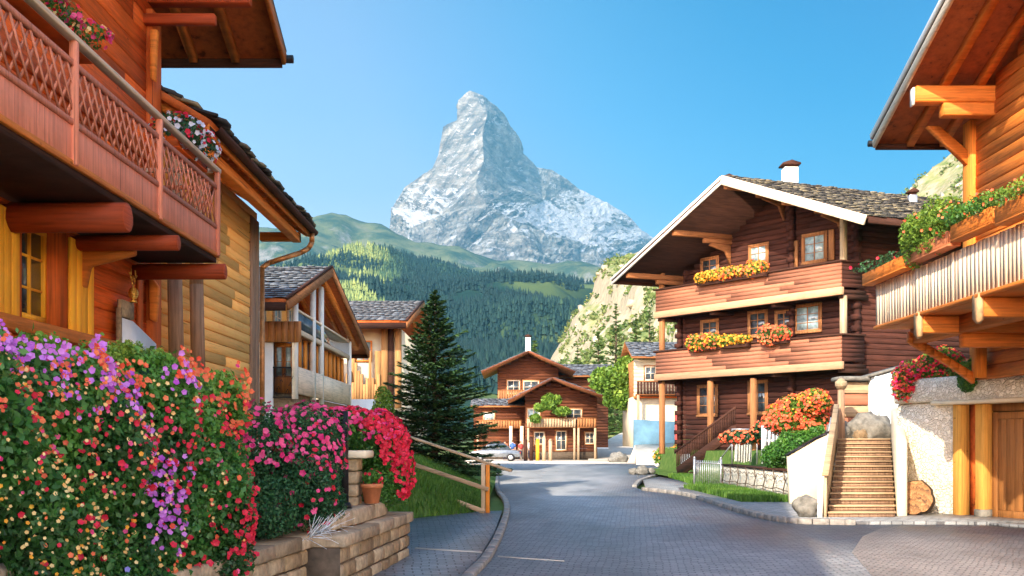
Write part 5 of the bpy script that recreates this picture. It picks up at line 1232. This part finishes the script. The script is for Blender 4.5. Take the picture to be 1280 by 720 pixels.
for k in range(60):
    p = V(-2.0+.1*rnd.random(), 9.8+1.6*rnd.random(), .68); q_ = p+V(rnd.uniform(0, .25), rnd.uniform(-.25, .25), rnd.uniform(-.08, .22)); twg.cyl(p, q_, .004, .002, 4)
tag(twg.build('dry_twigs', 'bluewhite'), 'bare grey twigs trailing over the wall cap below the petunia bush', 'twigs')

# wooden fence at the grass bank
fe = empty('wooden_fence', (-.58, 22.9, 0), 'weathered wooden fence with three sloping rails beside the grass bank', 'fence')
for (x, y, zb, zt) in ((-.58, 22.9, -.05, 1.12), (-2.95, 23.9, .5, 1.95)):
    m = MB(); m.box(x-.10, x-.01, y-.06, y+.06, zb, zt); m.build('post', 'stairv', fe, bevel=.01)
    m = MB(); m.box(x+.0, x+.09, y-.05, y+.05, zb, zt-.03); m.build('post', 'orangev', fe, bevel=.01)
for (a, b, w_, h_) in (((-3.3, 24.0, 2.02), (-.02, 22.78, .96), .16, .05), ((-3.3, 24.0, 1.42), (-.52, 22.78, .55), .05, .09), ((-3.2, 24.05, .92), (-.60, 22.80, .06), .05, .10)):
    m = MB(); m.beam(a, b, w_, h_); m.build('rail', 'stairw', fe, bevel=.008)

# grass blades on the bank and verges (stuff)
def grass(name, fn, n, hgt, label, mat='grass'):
    P = []
    while len(P) < n:
        p = fn()
        if p: P.append(p)
    P = np.array(P); n = len(P); a = NR.random(n)*6.28; h = hgt*(.5+.9*NR.random(n)); w_ = .010+.012*NR.random(n)
    u = np.stack([np.cos(a), np.sin(a), 0*a], 1)*w_[:, None]; l = unit(n)*np.array([1, 1, 0])*h[:, None]*.45; t = P+np.array([0, 0, 1])*h[:, None]+l
    Q = np.stack([P-u, P+u, t+u*.2, t-u*.2], 1); m = MB(); m.quads(Q, np.clip(.45+.5*n3(P, .8)+.4*(NR.random(n)-.5), 0, 1)); return tag(m.build(name, mat), label, 'grass', kind='stuff')
def gb():
    x = rnd.uniform(-6, -.65); y = rnd.uniform(20.4, 33) ; z = bankz(x, y)
    return (x, y, z) if z > -.02 else None
grass('grass', gb, 52000, .13, 'long green grass growing on the bank behind the wooden fence')
def gv():
    t = rnd.random(); y = 26.5+8*t; x = 7.15-.02*t*8-rnd.random()**1.5*1.3; return (x, y, .05)
grass('ground_cover', gv, 14000, .14, 'low green ground cover in front of the cream rubble garden wall')
def gy():
    y = rnd.uniform(35.5, 46); x = rnd.uniform(6.4, 7.3)+ (y-36)*.05; return (x, y, .03)
grass('grass', gy, 6000, .16, 'green grass strip beside the iron gate and the white plinth')
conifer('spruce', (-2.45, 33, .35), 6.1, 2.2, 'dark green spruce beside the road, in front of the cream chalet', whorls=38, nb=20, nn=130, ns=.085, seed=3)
bush('shrub', [((-3.9, 31.5, 2.2), (.35, .35, 1.1)), ((-3.6, 31.3, 1.6), (.4, .4, .7))], 5000, .05, 'leafy', [], 'yellow-green shrub left of the spruce', 'shrub', base=1.0)

# ================================================================== stairs on the right
P0 = V(6.45, 21.2, 0); SD = V(2.25, 6.5, 0); SL = SD.length; sd = SD/SL
def sf(w_, s, z): p = P0+sd*s; return (p.x+w_, p.y, z)
ss = empty('garden_stairs', (7.2, 21.2, .06), 'long sun bleached garden staircase with plank sides, left of the rubble wall', 'stairs')
NS = 15; m = MB(sf); mr = MB(sf)
for k in range(NS):
    s0 = k*SL/NS; z1 = .06+(k+1)*1.62/NS; mr.box(0, 1.36, s0+.03, SL+.1, max(0, z1-.112), z1-.035-.003)
    m.box(-.02, 1.38, s0-.01, s0+SL/NS+.05, z1-.035, z1)
mr.build('riser', 'greywood', ss); m.build('tread', 'stairw', ss)
m = MB(sf)
k = 0; s = -.1
while s < SL+.1:
    z = .06+max(0, s)/SL*1.62; m.box(-.09, -.04+.01*rnd.random(), s, s+.15, z-.1, z+.80+.02*rnd.random()); s += .16
m.build('plank_side', 'stairv', ss)
m = MB(sf); m.beam((-.06, -.15, .92), (-.06, SL+.1, .92+1.62+.04), .14, .05); m.build('handrail', 'stairw', ss, bevel=.01)
m = MB(sf); m.prism([(-.22, -.1, 0), (-.22, SL, 0), (-.22, SL, 2.25), (-.22, -.1, .62)], (.10, 0, 0)); m.build('side_wall', 'white', ss)
m = MB(sf); m.prism([(1.40, .35, 0), (1.40, SL, 0), (1.40, SL, 2.5), (1.40, 1.0, 1.75), (1.40, .35, 1.62)], (.22, 0, 0)); m.build('side_wall', 'cream', ss, bevel=.03)
def rock(name, c, r, label, mat='greyrock', seed=1, sq=.8, group=None):
    bm = bmesh.new(); bmesh.ops.create_icosphere(bm, subdivisions=3, radius=1)
    for v in bm.verts:
        n_ = mnoise.fractal(v.co*1.3+V(seed*7, 0, 0), .8, 2, 4); k = 1+.35*n_; v.co = V(c[0]+v.co.x*r[0]*k, c[1]+v.co.y*r[1]*k, c[2]+v.co.z*r[2]*k)
    m = MB(); m.add([v.co for v in bm.verts], [tuple(v.index for v in f.verts) for f in bm.faces]); bm.free(); return tag(m.build(name, mat), label, 'rock', group)
rock('boulder', (6.02, 21.3, .26), (.24, .26, .26), 'grey boulder at the foot of the garden stairs', seed=2)
rock('boulder', (9.0, 28.4, 1.85), (.42, .3, .34), 'rounded grey boulder at the left of the stair head', seed=4)
rock('boulder', (9.7, 28.1, 1.95), (.62, .35, .42), 'large grey-brown boulder at the right of the stair head', seed=5)
rock('boulder', (9.35, 27.95, 1.75), (.2, .2, .2), 'small pale stone between the two boulders at the stair head', 'cutstone', seed=9)
cp = empty('carved_post', (8.86, 28.0, 1.6), 'weathered carved post with a round capital at the head of the stairs', 'post')
m = MB(); m.cyl((8.86, 28, 1.6), (8.86, 28, 3.0), .10, .09, 12); m.build('shaft', 'greywood', cp, bevel=.01)
m = MB(); m.cyl((8.86, 28, 3.0), (8.86, 28, 3.08), .10, .15, 14); m.cyl((8.86, 28, 3.08), (8.86, 28, 3.22), .16, .16, 14); m.cyl((8.86, 28, 3.22), (8.86, 28, 3.30), .14, .05, 14); m.build('capital', 'cutstone', cp, bevel=.01)
lp = empty('log_stack', (9.6, 29.3, 1.62), 'stack of squared brown timbers under a small cover behind the boulders', 'timber stack')
for k in range(5):
    m = MB(); m.box(9.25+.05*rnd.random(), 10.2, 29.1+.05*rnd.random(), 29.6, 1.63+k*.33, 1.63+k*.33+.31); m.build('timber', 'balc' if k % 2 else 'stairw', lp, bevel=.03)
m = MB(); m.box(9.1, 10.35, 28.9, 29.7, 3.30, 3.42); m.build('cover', 'greyrock', lp, bevel=.03)
wp = empty('white_shed', (10.3, 28.6, 1.62), 'white painted shed wall with slanted grey top at the head of the stairs', 'shed')
m = MB(); m.prism([(9.98, 28.5, 1.6), (10.75, 28.5, 1.6), (10.75, 28.5, 3.62), (9.98, 28.5, 3.38)], (0, 1.2, 0)); m.build('wall', 'bluewhite', wp)
m = MB(); m.beam((9.9, 29.1, 3.42), (10.85, 29.1, 3.70), 1.3, .06); m.build('roof', 'greyrock', wp); m = MB(); m.box(9.93, 10.03, 28.42, 28.50, 1.6, 3.38); m.build('corner_strip', 'white', wp)
# wing wall, garden wall, gate
o = MB(); o.prism([(6.93, 25.9, 0), (8.02, 25.9, 0), (8.02, 25.9, 1.86), (7.6, 25.9, 1.66), (6.88, 25.9, 1.24)], (0, .18, 0)); ww = o.build('wing_wall', 'cream', bevel=.015); tag(ww, 'smooth cream plaster wing wall with slanted dark coping, left of the stairs', 'wall')
o = MB(); o.beam((6.86, 25.99, 1.26), (7.6, 25.99, 1.69), .24, .035); o.beam((7.6, 25.99, 1.69), (8.04, 25.99, 1.89), .24, .035); o.build('coping', 'iron', ww)
gwl = empty('garden_wall', (7.2, 30.5, 0), 'low cream rubble garden wall with espaliered vine, beside the iron gate', 'wall')
m = MB(); m.prism([(7.05, 34.8, 0), (7.38, 26.0, 0), (7.68, 26.0, 0), (7.35, 34.8, 0)], (0, 0, .80)); m.build('wall', 'rubble', gwl, bevel=.03)
m = MB(); m.prism([(7.0, 34.8, .805), (7.33, 26.0, .805), (7.72, 26.0, .805), (7.40, 34.8, .805)], (0, 0, .05)); m.build('coping', 'darkwood', gwl)
vn = empty('vine', (7.1, 30, .06), 'bare dark espaliered vine branches trained along the cream garden wall', 'vine')
m = MB()
for y in np.linspace(26.6, 34.3, 9):
    x = 7.36-(y-26)*.0375-.05; pts_ = [V(x-.02, y, .05), V(x-.04, y+.1, .3), V(x-.03, y-.08, .55), V(x-.04, y+.06, .82)]; m.tube(pts_, .016, 6)
    for s_ in (-1, 1): m.tube([pts_[2], pts_[2]+V(-.01, .3*s_, .14), pts_[2]+V(-.0, .55*s_, .08)], .009, 5)
m.tube([V(7.30-.0375*k*.5-.03, 26.3+k*.5, .32+.03*math.sin(k*2)) for k in range(17)], .013, 5); m.build('branches', 'bark', vn)
ig = empty('iron_gate', (6.75, 35.6, 0), 'small pale iron gate of upright bars at the left end of the garden wall', 'gate')
for (x, y) in ((7.02, 34.95), (6.42, 36.6)):
    m = MB(); m.cyl((x, y, 0), (x, y, 1.02), .045, .045, 10); m.cyl((x, y, 1.02), (x, y, 1.08), .055, .02, 10); m.build('post', 'galv', ig)
m = MB(); a, b = V(7.0, 35.0, 0), V(6.44, 36.55, 0)
for z in (.12, .86): m.cyl(a+V(0, 0, z), b+V(0, 0, z), .018, .018, 6)
for k in range(1, 13):
    p = a.lerp(b, k/13); m.cyl(p+V(0, 0, .10), p+V(0, 0, .95), .014, .014, 6)
m.build('bars', 'galv', ig)
pf = empty('picket_fence', (8.3, 33, 1.2), 'short white picket fence in the garden behind the cream rubble wall', 'fence')
m = MB()
for k in range(7): m.box(8.0+k*.125, 8.08+k*.125, 33, 33.03, 1.45, 2.12)
m.box(7.95, 8.9, 33.03, 33.06, 1.6, 1.66); m.box(7.95, 8.9, 33.03, 33.06, 1.95, 2.0); m.build('pickets', 'bluewhite', pf)
for x in (7.98, 8.88):
    m = MB(); m.box(x-.04, x+.04, 33.06, 33.14, .9, 2.1); m.build('post', 'bluewhite', pf)
dc = empty('clothes_rail', (8.0, 36, .9), 'grey sheer cloth hanging from a rail in the garden, left of the white pickets', 'cloth')
m = MB(); nx_ = 36; vs_c = []
for j, z in enumerate((2.0, 1.6, 1.2, .9)):
    for k in range(nx_): t = k/(nx_-1); vs_c.append((7.72+.62*t*(1-.04*j), 36+.06*math.sin(k*1.15+j*.4)*(1+.4*j), z+.03*math.sin(k*.9)))
m.add(vs_c, [(j*nx_+k, j*nx_+k+1, (j+1)*nx_+k+1, (j+1)*nx_+k) for j in range(3) for k in range(nx_-1)]); m.build('cloth', 'greycloth', dc, smooth=True)
m = MB(); m.cyl((7.6, 36, 2.03), (8.5, 36, 2.03), .02, .02, 8); m.cyl((7.62, 36, .8), (7.62, 36, 2.03), .025, .025, 8); m.cyl((8.48, 36, .8), (8.48, 36, 2.03), .025, .025, 8); m.build('rail', 'galv', dc)
bush('flowering_shrub', [((8.15, 29.6, 2.45), (.85, .6, .42)), ((7.75, 29.4, 2.15), (.62, .5, .36)), ((8.45, 29.3, 2.05), (.5, .5, .5)), ((8.4, 28.9, 2.7), (.45, .45, .35))], 15000, .035, 'leafy', [('coral', 1900, .042, None, 'coral red blossoms'), ('orangef', 350, .035, [0, 3], 'orange blossoms')], 'tall shrub covered in coral red blossoms, left of the carved post', 'shrub', base=.9)
bush('green_shrub', [((7.95, 28.9, 1.45), (.75, .5, .45)), ((7.45, 29.3, 1.20), (.45, .4, .35)), ((8.35, 28.6, 1.6), (.4, .4, .4))], 13000, .035, 'leaf', [], 'leafy green shrub below the coral flowering shrub, above the cream wing wall', 'shrub', base=.8)
bush('creeper', [((7.6, 33.8, 1.75), (.9, .35, .22)), ((8.2, 33.5, 2.0), (.5, .3, .3))], 3500, .04, 'leafd', [('coral', 420, .045, None, 'dull red blossoms')], 'reddish creeper spreading along the garden behind the cream rubble wall', 'creeper', base=1.0)
bush('flowering_shrub', [((9.15, 23.3, 3.02), (.62, .5, .42)), ((9.45, 22.9, 3.22), (.50, .5, .45)), ((8.9, 23.3, 2.85), (.38, .4, .36)), ((9.7, 22.5, 3.0), (.45, .4, .28))], 16000, .028, 'leafy', [('crimson', 1000, .034, [0, 1, 2], 'crimson and pink blossoms'), ('coral', 900, .030, None, 'coral blossoms'), ('pink', 260, .03, [0, 2], 'pink blossoms')], 'mound of crimson and coral flowers spilling over the rubble garage wall', 'shrub', base=2.98)
bush('green_shrub', [((9.55, 21.2, 3.10), (.36, .4, .22)), ((9.45, 21.5, 2.85), (.22, .22, .22))], 6000, .028, 'leaf', [], 'small dark green cushion plant on the garage wall by the timber posts', 'plant', base=2.9)
bush('climbing_plant', [((10.25, 19.0, 3.15), (.35, .4, .35)), ((10.35, 18.9, 3.6), (.2, .25, .4))], 5000, .03, 'leafd', [('pink', 120, .03, None, 'pink blossoms')], 'grey-green plant with pink blossoms behind the timber posts at the right edge', 'plant', base=2.98)
# ---- planters
def planter(name, f, x0, x1, y0, y1, z0, z1, mat, fol, flowers, label, group, lsz=.03, nl=2500, over=.12, cat='flower box'):
    p = f(*((x0+x1)/2, (y0+y1)/2, z0)) if f else ((x0+x1)/2, (y0+y1)/2, z0)
    r = empty(name, p, label, cat, group); m = MB(f)
    m.box(x0, x1, y0, y1, z0, z0+.03); 
    for q in ((x0, x0+.02, y0, y1), (x1-.02, x1, y0, y1), (x0+.02, x1-.02, y0, y0+.02), (x0+.02, x1-.02, y1-.02, y1)): m.box(q[0], q[1], q[2], q[3], z0+.03, z1)
    m.build('trough', mat, r, bevel=.006); lob = []; Lx, Ly = x1-x0, y1-y0; n = max(2, int(max(Lx, Ly)/.45))
    for k in range(n):
        t = (k+.5)/n; q = (x0+Lx*t, (y0+y1)/2, z1+over*.6) if Lx > Ly else ((x0+x1)/2, y0+Ly*t, z1+over*.6)
        w_ = f(*q) if f else q; rr_ = max(Lx, Ly)/n*.68*(.8+.4*rnd.random()); lob.append(((w_[0]-.0, w_[1], w_[2]+.05*rnd.random()), (rr_, rr_, over*(1.1+.6*rnd.random()))))
    bush('x', lob, nl, lsz, fol, flowers, None, None, part_of=r); return r
g1 = 'flower boxes on the dark log chalet'
planter('flower_box', mf, 3.0, 4.25, -.32, -.08, 8.80, 9.02, 'darkwood', 'leafy', [('orangef', 420, .05, None, 'orange blossoms')], 'yellow-orange flower box on the upper balcony of the log chalet, the left one', g1, .045, 1500, .22)
planter('flower_box', mf, 4.3, 6.85, -.32, -.08, 8.80, 9.02, 'darkwood', 'leafy', [('coral', 360, .05, None, 'coral blossoms'), ('orangef', 500, .05, None, 'orange blossoms')], 'long orange flower box on the upper balcony of the log chalet, the right one', g1, .045, 2600, .24)
planter('flower_box', mf, 2.5, 4.1, -.32, -.08, 5.80, 6.02, 'darkwood', 'leafy', [('coral', 300, .05, None, 'coral blossoms'), ('orangef', 260, .05, None, 'orange blossoms')], 'bushy yellow and red flower box, leftmost on the lower balcony of the log chalet', g1, .045, 2200, .28)
planter('flower_box', mf, 4.3, 5.9, -.32, -.08, 5.80, 6.02, 'darkwood', 'leafy', [('orangef', 420, .05, None, 'orange blossoms')], 'orange flower box in the middle of the lower balcony of the log chalet', g1, .045, 1500, .18)
planter('flower_box', mf, 6.7, 8.0, -.32, -.08, 5.80, 6.02, 'darkwood', 'leaf', [('coral', 560, .05, None, 'coral red blossoms')], 'coral red flower box, rightmost on the lower balcony of the log chalet', g1, .045, 1300, .30)
g2 = 'flower boxes along the pale board balcony'
planter('flower_box', None, 7.12, 7.34, 18.95, 21.15, 4.76, 5.0, 'orange', 'leafd', [('crimson', 14, .03, None, 'red blossoms')], 'nearly bare orange wooden flower box at the far end of the pale board balcony', g2, .03, 500, .06)
planter('flower_box', None, 7.12, 7.34, 17.0, 18.85, 4.80, 5.05, 'terra', 'leafy', [('coral', 60, .025, None, 'red blossoms')], 'flower box with a tall yellow-green plant on the pale board balcony', g2, .028, 7000, .31)
planter('flower_box', None, 7.12, 7.34, 15.45, 16.9, 4.84, 5.10, 'orange', 'leaf', [('coral', 50, .025, None, 'red blossoms')], 'flower box with sparse trailing leaves, third from the far end of the pale balcony', g2, .028, 1600, .13)
planter('flower_box', None, 7.12, 7.34, 12.9, 15.35, 4.78, 5.06, 'orange', 'leafy', [('coral', 80, .025, None, 'red blossoms')], 'flower box nearest the right edge of the picture on the pale board balcony', g2, .028, 1600, .10)
g3 = 'flower boxes on the lattice balcony'
planter('flower_box', None, -4.78, -4.55, 8.1, 11.3, 5.70, 5.86, 'red', 'leaf', [('pink', 420, .03, None, 'pink blossoms'), ('peach', 260, .028, None, 'peach blossoms'), ('crimson', 160, .03, None, 'crimson blossoms')], 'pink and peach flower box behind the handrail of the lattice balcony, nearest the camera', g3, .025, 2500, .10)
planter('flower_box', None, -4.75, -4.55, 14.2, 15.55, 5.62, 5.78, 'red', 'leafd', [('crimson', 190, .035, None, 'red blossoms'), ('paleblue', 260, .035, None, 'pale blue blossoms')], 'red and pale blue flower box at the far corner of the lattice balcony', g3, .03, 1500, .20)

# ================================================================== village square details
bush('climbing_plant', [((3.2, 89.4, 5.0), (.7, .5, .75)), ((4.3, 89.4, 4.2), (.75, .5, .4)), ((2.4, 89.4, 4.5), (.5, .4, .35)), ((3.9, 89.4, 5.2), (.35, .4, .4)), ((2.0, 89.4, 3.6), (.5, .3, .4))], 2600, .13, 'leafy', [], 'yellow-green climbing plant on the balcony of the front village chalet', 'plant', base=3.1)
bush('round_bush', [((8.6, 86, 6.6), (2.1, 1.6, 1.3)), ((10.2, 86.5, 7.6), (1.6, 1.4, 1.2)), ((9.4, 86, 5.3), (1.9, 1.4, 1.1))], 9000, .17, 'leafy', [], 'big bright yellow-green bush between the village chalets', 'bush', base=1.0)
bush('verge_plants', [((10.4, 70, .6), (.9, 1.0, .7)), ((11.2, 66, .9), (.9, 1.2, 1.0)), ((11.0, 62, .5), (.8, 1.0, .6))], 3500, .09, 'leafy', [('orangef', 130, .08, None, 'yellow blossoms')], 'dry yellow-green plants beside the uphill lane near the red post', 'plants', base=0)
for (px, d, h, rr_, lb) in ((668, 118, 4.2+9, 2.0, 'pale green larch rising behind the chalet with the thin chimney'), (748, 128, 15.5, 3.0, 'pale green larch directly right of the slate roofed side-on chalet'), (770, 150, 19.5, 3.2, 'tall pale green larch on the slope, tallest above the bright bush'), (795, 140, 16.8, 3.0, 'pale green larch above the blue slate roof of the cream based chalet'), (722, 170, 15.2, 2.6, 'small pale larch at the left foot of the rocky hillside'), (812, 165, 21, 3.4, 'pale green larch close to the left eave of the dark log chalet')):
    conifer('larch', ((px-640)/F*d, d, 0 if d < 130 else 2), h, rr_, lb, group='larches behind the village', mat='larch', whorls=22, nb=13, nn=40, ns=.34, seed=px)
# bollards, barrels
for i, (px, mt, lb) in enumerate(((657, 'darkwood', 'dark wooden bollard left of the amber one in the square'), (664, 'darkwood', 'dark wooden bollard immediately beside the amber one'), (672, 'yellow', 'amber coloured wooden bollard in the village square'), (680, 'stairv', 'pale grey wooden bollard right of the amber one'), (688, 'stairv', 'pale grey wooden bollard, rightmost in the square'))):
    p = at(px, 577, 86); m = MB(); m.cyl((p.x, 86, .01), (p.x, 86, 1.7+.2*(i % 2)), .16, .15, 10); m.cyl((p.x, 86, 1.7+.2*(i % 2)), (p.x, 86, 1.82+.2*(i % 2)), .17, .08, 10); tag(m.build('bollard', mt), lb, 'bollard', 'bollards in the village square')
rock('boulder', (8.2, 80, .3), (.7, .5, .5), 'mossy pale boulder at the corner of the front village chalet', seed=22)
for k, (x, y, s, lb) in enumerate(((6.3, 50.2, .24, 'largest dark stone beside the white plinth of the log chalet'), (6.75, 50.8, .18, 'small dark stone right of the largest one by the white plinth'), (5.9, 50.6, .17, 'small dark stone left of the largest one by the white plinth'))):
    rock('kerb_stone', (x, y, s*.8), (s*1.3, s, s), lb, seed=30+k, group='stones by the white plinth')
# parked car (side on)
car = empty('parked_car', (-1.35, 84, .01), 'silver car parked side on in the village square', 'car')
def cf(x, y, z): return (-1.35+x, 84+y, .01+z)
body = [(-2.0, .35), (-2.02, .62), (-1.9, .80), (-1.15, .92), (.95, .95), (1.75, .90), (2.0, .72), (2.02, .35)]
m = MB(cf); m.prism([(x, -.85, z) for x, z in body], (0, 1.7, 0)); m.build('body', 'car', car, bevel=.05)
cab = [(-1.15, .93), (-.55, 1.42), (.75, 1.45), (1.35, .95)]
m = MB(cf); m.prism([(x, -.72, z) for x, z in cab], (0, 1.44, 0)); m.build('cabin', 'glass', car, bevel=.04)
m = MB(cf); m.prism([(-.6, -.70, 1.425), (.78, -.70, 1.455), (.78, .7, 1.455), (-.6, .7, 1.425)], (0, 0, .04)); m.build('roof', 'car', car, bevel=.02)
m = MB(cf); m.box(.03, .10, -.735, -.70, .94, 1.44); m.build('door_pillar', 'car', car)
for x in (-1.25, 1.25):
    for s_ in (-1, 1):
        m = MB(cf); m.cyl((x, s_*.72, .32), (x, s_*.90, .32), .32, .32, 20); o = m.build('wheel', 'tyre', car); m = MB(cf); m.cyl((x, s_*.9, .32), (x, s_*.915, .32), .19, .17, 14); m.build('rim', 'galv', o)
m = MB(cf); m.box(-2.04, -1.94, -.8, -.5, .6, .72); m.build('headlight', 'curtain', car); m = MB(cf); m.box(1.95, 2.04, -.8, -.5, .62, .76); m.build('tail_light', 'redcloth', car)
# people
def person(x, y, face, h, top, label, seat=0):
    r = empty('person', (x, y, .01), label, 'person', None)
    k = h/1.75; c, s = math.cos(face), math.sin(face)
    J = [(0, 0, .98, .125), (0, 0, 1.18, .12), (0, 0, 1.40, .145), (0, 0, 1.50, .06), (0, 0, 1.60, .085), (0, .01, 1.70, .085),
         (.17, 0, 1.40, .055), (.22, .02, 1.14, .042), (.20, .12, .92, .034), (.19, .15, .84, .03), (-.17, 0, 1.40, .055), (-.23, .0, 1.14, .042), (-.24, .06, .90, .034), (-.23, .09, .82, .03),
         (.09, 0, .90, .09), (.11, .04, .50, .06), (.11, -.04, .09, .045), (.11, .12, .04, .04), (-.09, 0, .90, .09), (-.10, -.02, .50, .06), (-.11, -.12, .09, .045), (-.11, .04, .04, .04)]
    E = [(0, 1), (1, 2), (2, 3), (3, 4), (4, 5), (2, 6), (6, 7), (7, 8), (8, 9), (2, 10), (10, 11), (11, 12), (12, 13), (0, 14), (14, 15), (15, 16), (16, 17), (0, 18), (18, 19), (19, 20), (20, 21)]
    me = bpy.data.meshes.new('body'); me.from_pydata([((a*c-b*s)*k, (a*s+b*c)*k, z*k) for a, b, z, q in J], E, []); o = bpy.data.objects.new('body', me); COL.objects.link(o); o.parent = r
    sk = o.modifiers.new('skin', 'SKIN'); 
    if not me.skin_vertices: 
        bm = bmesh.new(); bm.from_mesh(me); bm.verts.layers.skin.verify(); bm.to_mesh(me); bm.free()
    for i, (a, b, z, q) in enumerate(J): me.skin_vertices[0].data[i].radius = (q*k, q*k)
    me.skin_vertices[0].data[0].use_root = True
    o.modifiers.new('sub', 'SUBSURF').levels = 1; o.modifiers['sub'].render_levels = 1
    me.materials.append(M['skin'])
    def garm(name, mat, segs):
        m = MB()
        for (i, j, ra, rb) in segs:
            a_, b_ = J[i], J[j]; A_ = V((a_[0]*c-a_[1]*s)*k+x, (a_[0]*s+a_[1]*c)*k+y, a_[2]*k+.01); B_ = V((b_[0]*c-b_[1]*s)*k+x, (b_[0]*s+b_[1]*c)*k+y, b_[2]*k+.01); m.cyl(A_, B_, ra*k, rb*k, 12)
        m.build(name, mat, r)
    garm('shirt', top, [(0, 2, .155, .18), (6, 7, .075, .06), (10, 11, .075, .06), (2, 3, .18, .08)]); garm('trousers', 'darkcloth', [(14, 15, .105, .08), (15, 16, .08, .06), (18, 19, .105, .08), (19, 20, .08, .06), (0, 1, .15, .15)]); garm('hair', 'darkwood', [(4, 5, .10, .07)])
    return r
person(.05, 86.5, 2.8, 1.74, 'bluecloth', 'person in a blue top walking behind the silver car')
person(.75, 88.5, .4, 1.66, 'redcloth', 'person in a red top and dark trousers standing near the dark bollards')

person(1.5, 89.3, 1.9, 1.70, 'greycloth', 'person in a pale grey top standing between the red topped person and the amber bollard')
person(-.6, 88.2, .2, 1.72, 'terra', 'person in an orange top behind the left half of the silver car')
